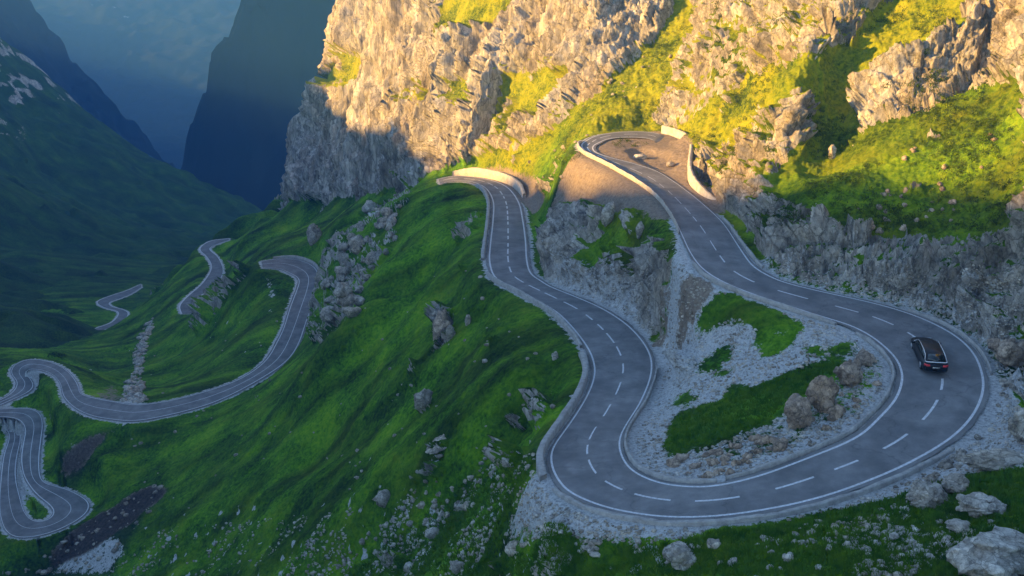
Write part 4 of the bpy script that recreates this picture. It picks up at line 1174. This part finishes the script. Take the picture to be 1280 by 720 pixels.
def scatter(name, label, cat, n, region_px, make, mat, cond=None, seed=1):
    """uncountable small things as one object"""
    r = random.Random(seed); VS, FS = [], []; base_i = 0
    xs = [p[0] for p in region_px]; ysx = [p[1] for p in region_px]
    k = 0; tries = 0
    while k < n and tries < n * 8:
        tries += 1
        px, py = r.uniform(min(xs), max(xs)), r.uniform(min(ysx), max(ysx))
        ins = False
        for i in range(len(region_px)):
            x1, y1 = region_px[i]; x2, y2 = region_px[(i + 1) % len(region_px)]
            if (y1 > py) != (y2 > py) and px < (x2 - x1) * (py - y1) / (y2 - y1) + x1: ins = not ins
        if not ins: continue
        p, nrm = pick(px, py)
        if p is None: continue
        X, Y = np.array([p.x]), np.array([p.y])
        if float(bil(rdist, X, Y, RS)[0]) < 1.1: continue
        if cond and not cond(X, Y, p, r, nrm): continue
        v, f = make(p, r, nrm)
        VS.append(v); FS.append(f + base_i); base_i += len(v); k += 1
    if not VS: return None
    o = new_mesh(name, np.vstack(VS), np.vstack(FS), mat, False)
    return tag(o, label, cat, kind='stuff')
SV = [rock_shape(I1, 300 + i) for i in range(6)]
def mk_stone(lo, hi):
    def g(p, r, nrm):
        v, f = SV[r.randrange(6)]
        s = lo + (hi - lo) * r.random() ** 2.5
        a = r.uniform(0, 6.28); c, d = math.cos(a), math.sin(a)
        q = v * np.array([s, s * .8, s * .6])
        q = np.stack([q[:, 0] * c - q[:, 1] * d, q[:, 0] * d + q[:, 1] * c, q[:, 2]], -1)
        return q + np.array([p.x, p.y, p.z + s * .1]), f
    return g
on_scree = lambda X, Y, p, r, n: float(bil(scree, X, Y, RS)[0]) > 0.4
in_stones = lambda X, Y, p, r, n: float(bil(stones, X, Y, RS)[0]) * float(smooth(0.0, 0.35, vnoise(np.array([[X[0] * .10, Y[0] * .22, 0]]), 7)[0] + 0.6 * vnoise(np.array([[X[0] * .5, Y[0] * .5, 0]]), 8)[0])) > r.random() * .6 and float(bil(scree, X, Y, RS)[0]) < .4
scatter('loose_gravel', 'loose grey gravel and rubble on the road shoulders and island', 'gravel', 6000, [(600,330),(1280,330),(1280,690),(600,690)], mk_stone(.08, .26), RW, on_scree, 3)
scatter('turf_pebbles', 'small white stones strewn over the lower meadow', 'stones', 2100, [(100,720),(200,660),(420,640),(680,560),(1280,580),(1280,720)], mk_stone(.12, .40), RW, in_stones, 5)
scatter('gully_rubble', 'pale rubble lining the waterless stream channel above the meadow road', 'rubble', 260, [(168,462),(158,480),(150,506),(184,506),(176,470),(184,430),(196,396),(186,399),(166,440)], mk_stone(.4, 1.5), RW, None, 16)
scatter('bank_rubble', 'dark and pale rubble on the earth bank by the valley loop', 'rubble', 90, [(0,720),(60,690),(130,640),(190,605),(210,612),(150,690),(90,720)], mk_stone(.2, .9), RM, None, 17)
scatter('flank_pebbles', 'few pale stones strewn over the green flank', 'stones', 110, [(180,420),(600,300),(720,470),(650,620),(150,640)], mk_stone(.2, .6), RM, None, 6)

def leaf_mat(name, a, b):
    m = NM(name, 0.9, 0.1)
    m.col(m.mix(m.ramp(m.noise(0.8, 4, 0.7), [(0.35, 0.0), (0.65, 1.0)]), a, b))
    return m.m
TUFT = leaf_mat('grass_blades', (0.035, 0.12, 0.003), (0.12, 0.23, 0.010))
SHR = leaf_mat('shrub_leaves', (0.02, 0.05, 0.006), (0.09, 0.13, 0.012))
def mk_tuft(p, r, nrm):
    n = 7; v = []; f = []
    for i in range(n):
        a = r.uniform(0, 6.28); d = r.uniform(0, .28); h = r.uniform(.16, .42); w = r.uniform(.03, .07)
        x, y = p.x + math.cos(a) * d, p.y + math.sin(a) * d
        lx, ly = math.cos(a) * h * .5, math.sin(a) * h * .5
        v += [(x - w, y, p.z - .05), (x + w, y, p.z - .05), (x + lx, y + ly, p.z + h)]
        f.append((3 * i, 3 * i + 1, 3 * i + 2))
    return np.array(v), np.array(f)
def mk_shrub(size):
    def g(p, r, nrm):
        n = 26; v = []; f = []
        S = size * r.uniform(.5, 1.2)
        for i in range(n):
            c = np.array([r.gauss(0, .42), r.gauss(0, .42), abs(r.gauss(0, .38))]) * S
            t = np.array([r.gauss(0, 1), r.gauss(0, 1), r.gauss(0, 1)]); t /= np.linalg.norm(t)
            u = np.cross(t, [0.3, 0.5, 0.8]); u /= np.linalg.norm(u)
            w = S * .24
            o = np.array([p.x, p.y, p.z]) + c
            v += [o - t * w, o + u * w * .6, o + t * w]
            f.append((3 * i, 3 * i + 1, 3 * i + 2))
        return np.array(v), np.array(f)
    return g
on_grass = lambda X, Y, p, r, n: float(bil(scree, X, Y, RS)[0]) < .25 and float(bil(rock, X, Y, RS)[0]) < .3 and float(bil(tan, X, Y, RS)[0]) < .3
scatter('grass_tufts', 'tufts of long grass in the near turf and the island', 'grass', 9000, [(430,720),(640,560),(850,690),(830,520),(1060,440),(1100,560),(1290,590),(1290,720)], mk_tuft, TUFT, on_grass, 8)
scatter('alpine_shrubs', 'low shrubs dotting the sunlit upper slopes and crags', 'shrubs', 1500, [(640,230),(700,100),(850,0),(1280,0),(1280,290),(960,290),(860,170),(720,200)], mk_shrub(.75), SHR, lambda X, Y, p, r, n: n.z > .35 and r.random() < 0.25 + float(vnoise(np.array([[X[0] * .09, Y[0] * .09, p.z * .09]]), 17)[0]) * 1.2, 9)
# dark round shrub by the lower road
p, n_ = pick(75, 447)
rs = random.Random(3)
sv, sf = mk_shrub(1.0)(Vector((0, 0, 0)), rs, n_)
VS = [sv * 2.4]; FS = [sf]; c_ = len(sv)
for i in range(14):
    a, b = mk_shrub(1.0)(Vector((rs.uniform(-1.8, 1.8), rs.uniform(-1.2, 1.2), rs.uniform(0, 1.2))), rs, n_)
    VS.append(a * 1.25); FS.append(sf + c_); c_ += len(a)
sh = new_mesh('shrub', np.vstack(VS), np.vstack(FS), leaf_mat('dark_leaves', (0.006, 0.016, 0.004), (0.02, 0.045, 0.008)))
sh.location = p
tag(sh, 'dark round shrub on the verge of the far left bend', 'shrub')
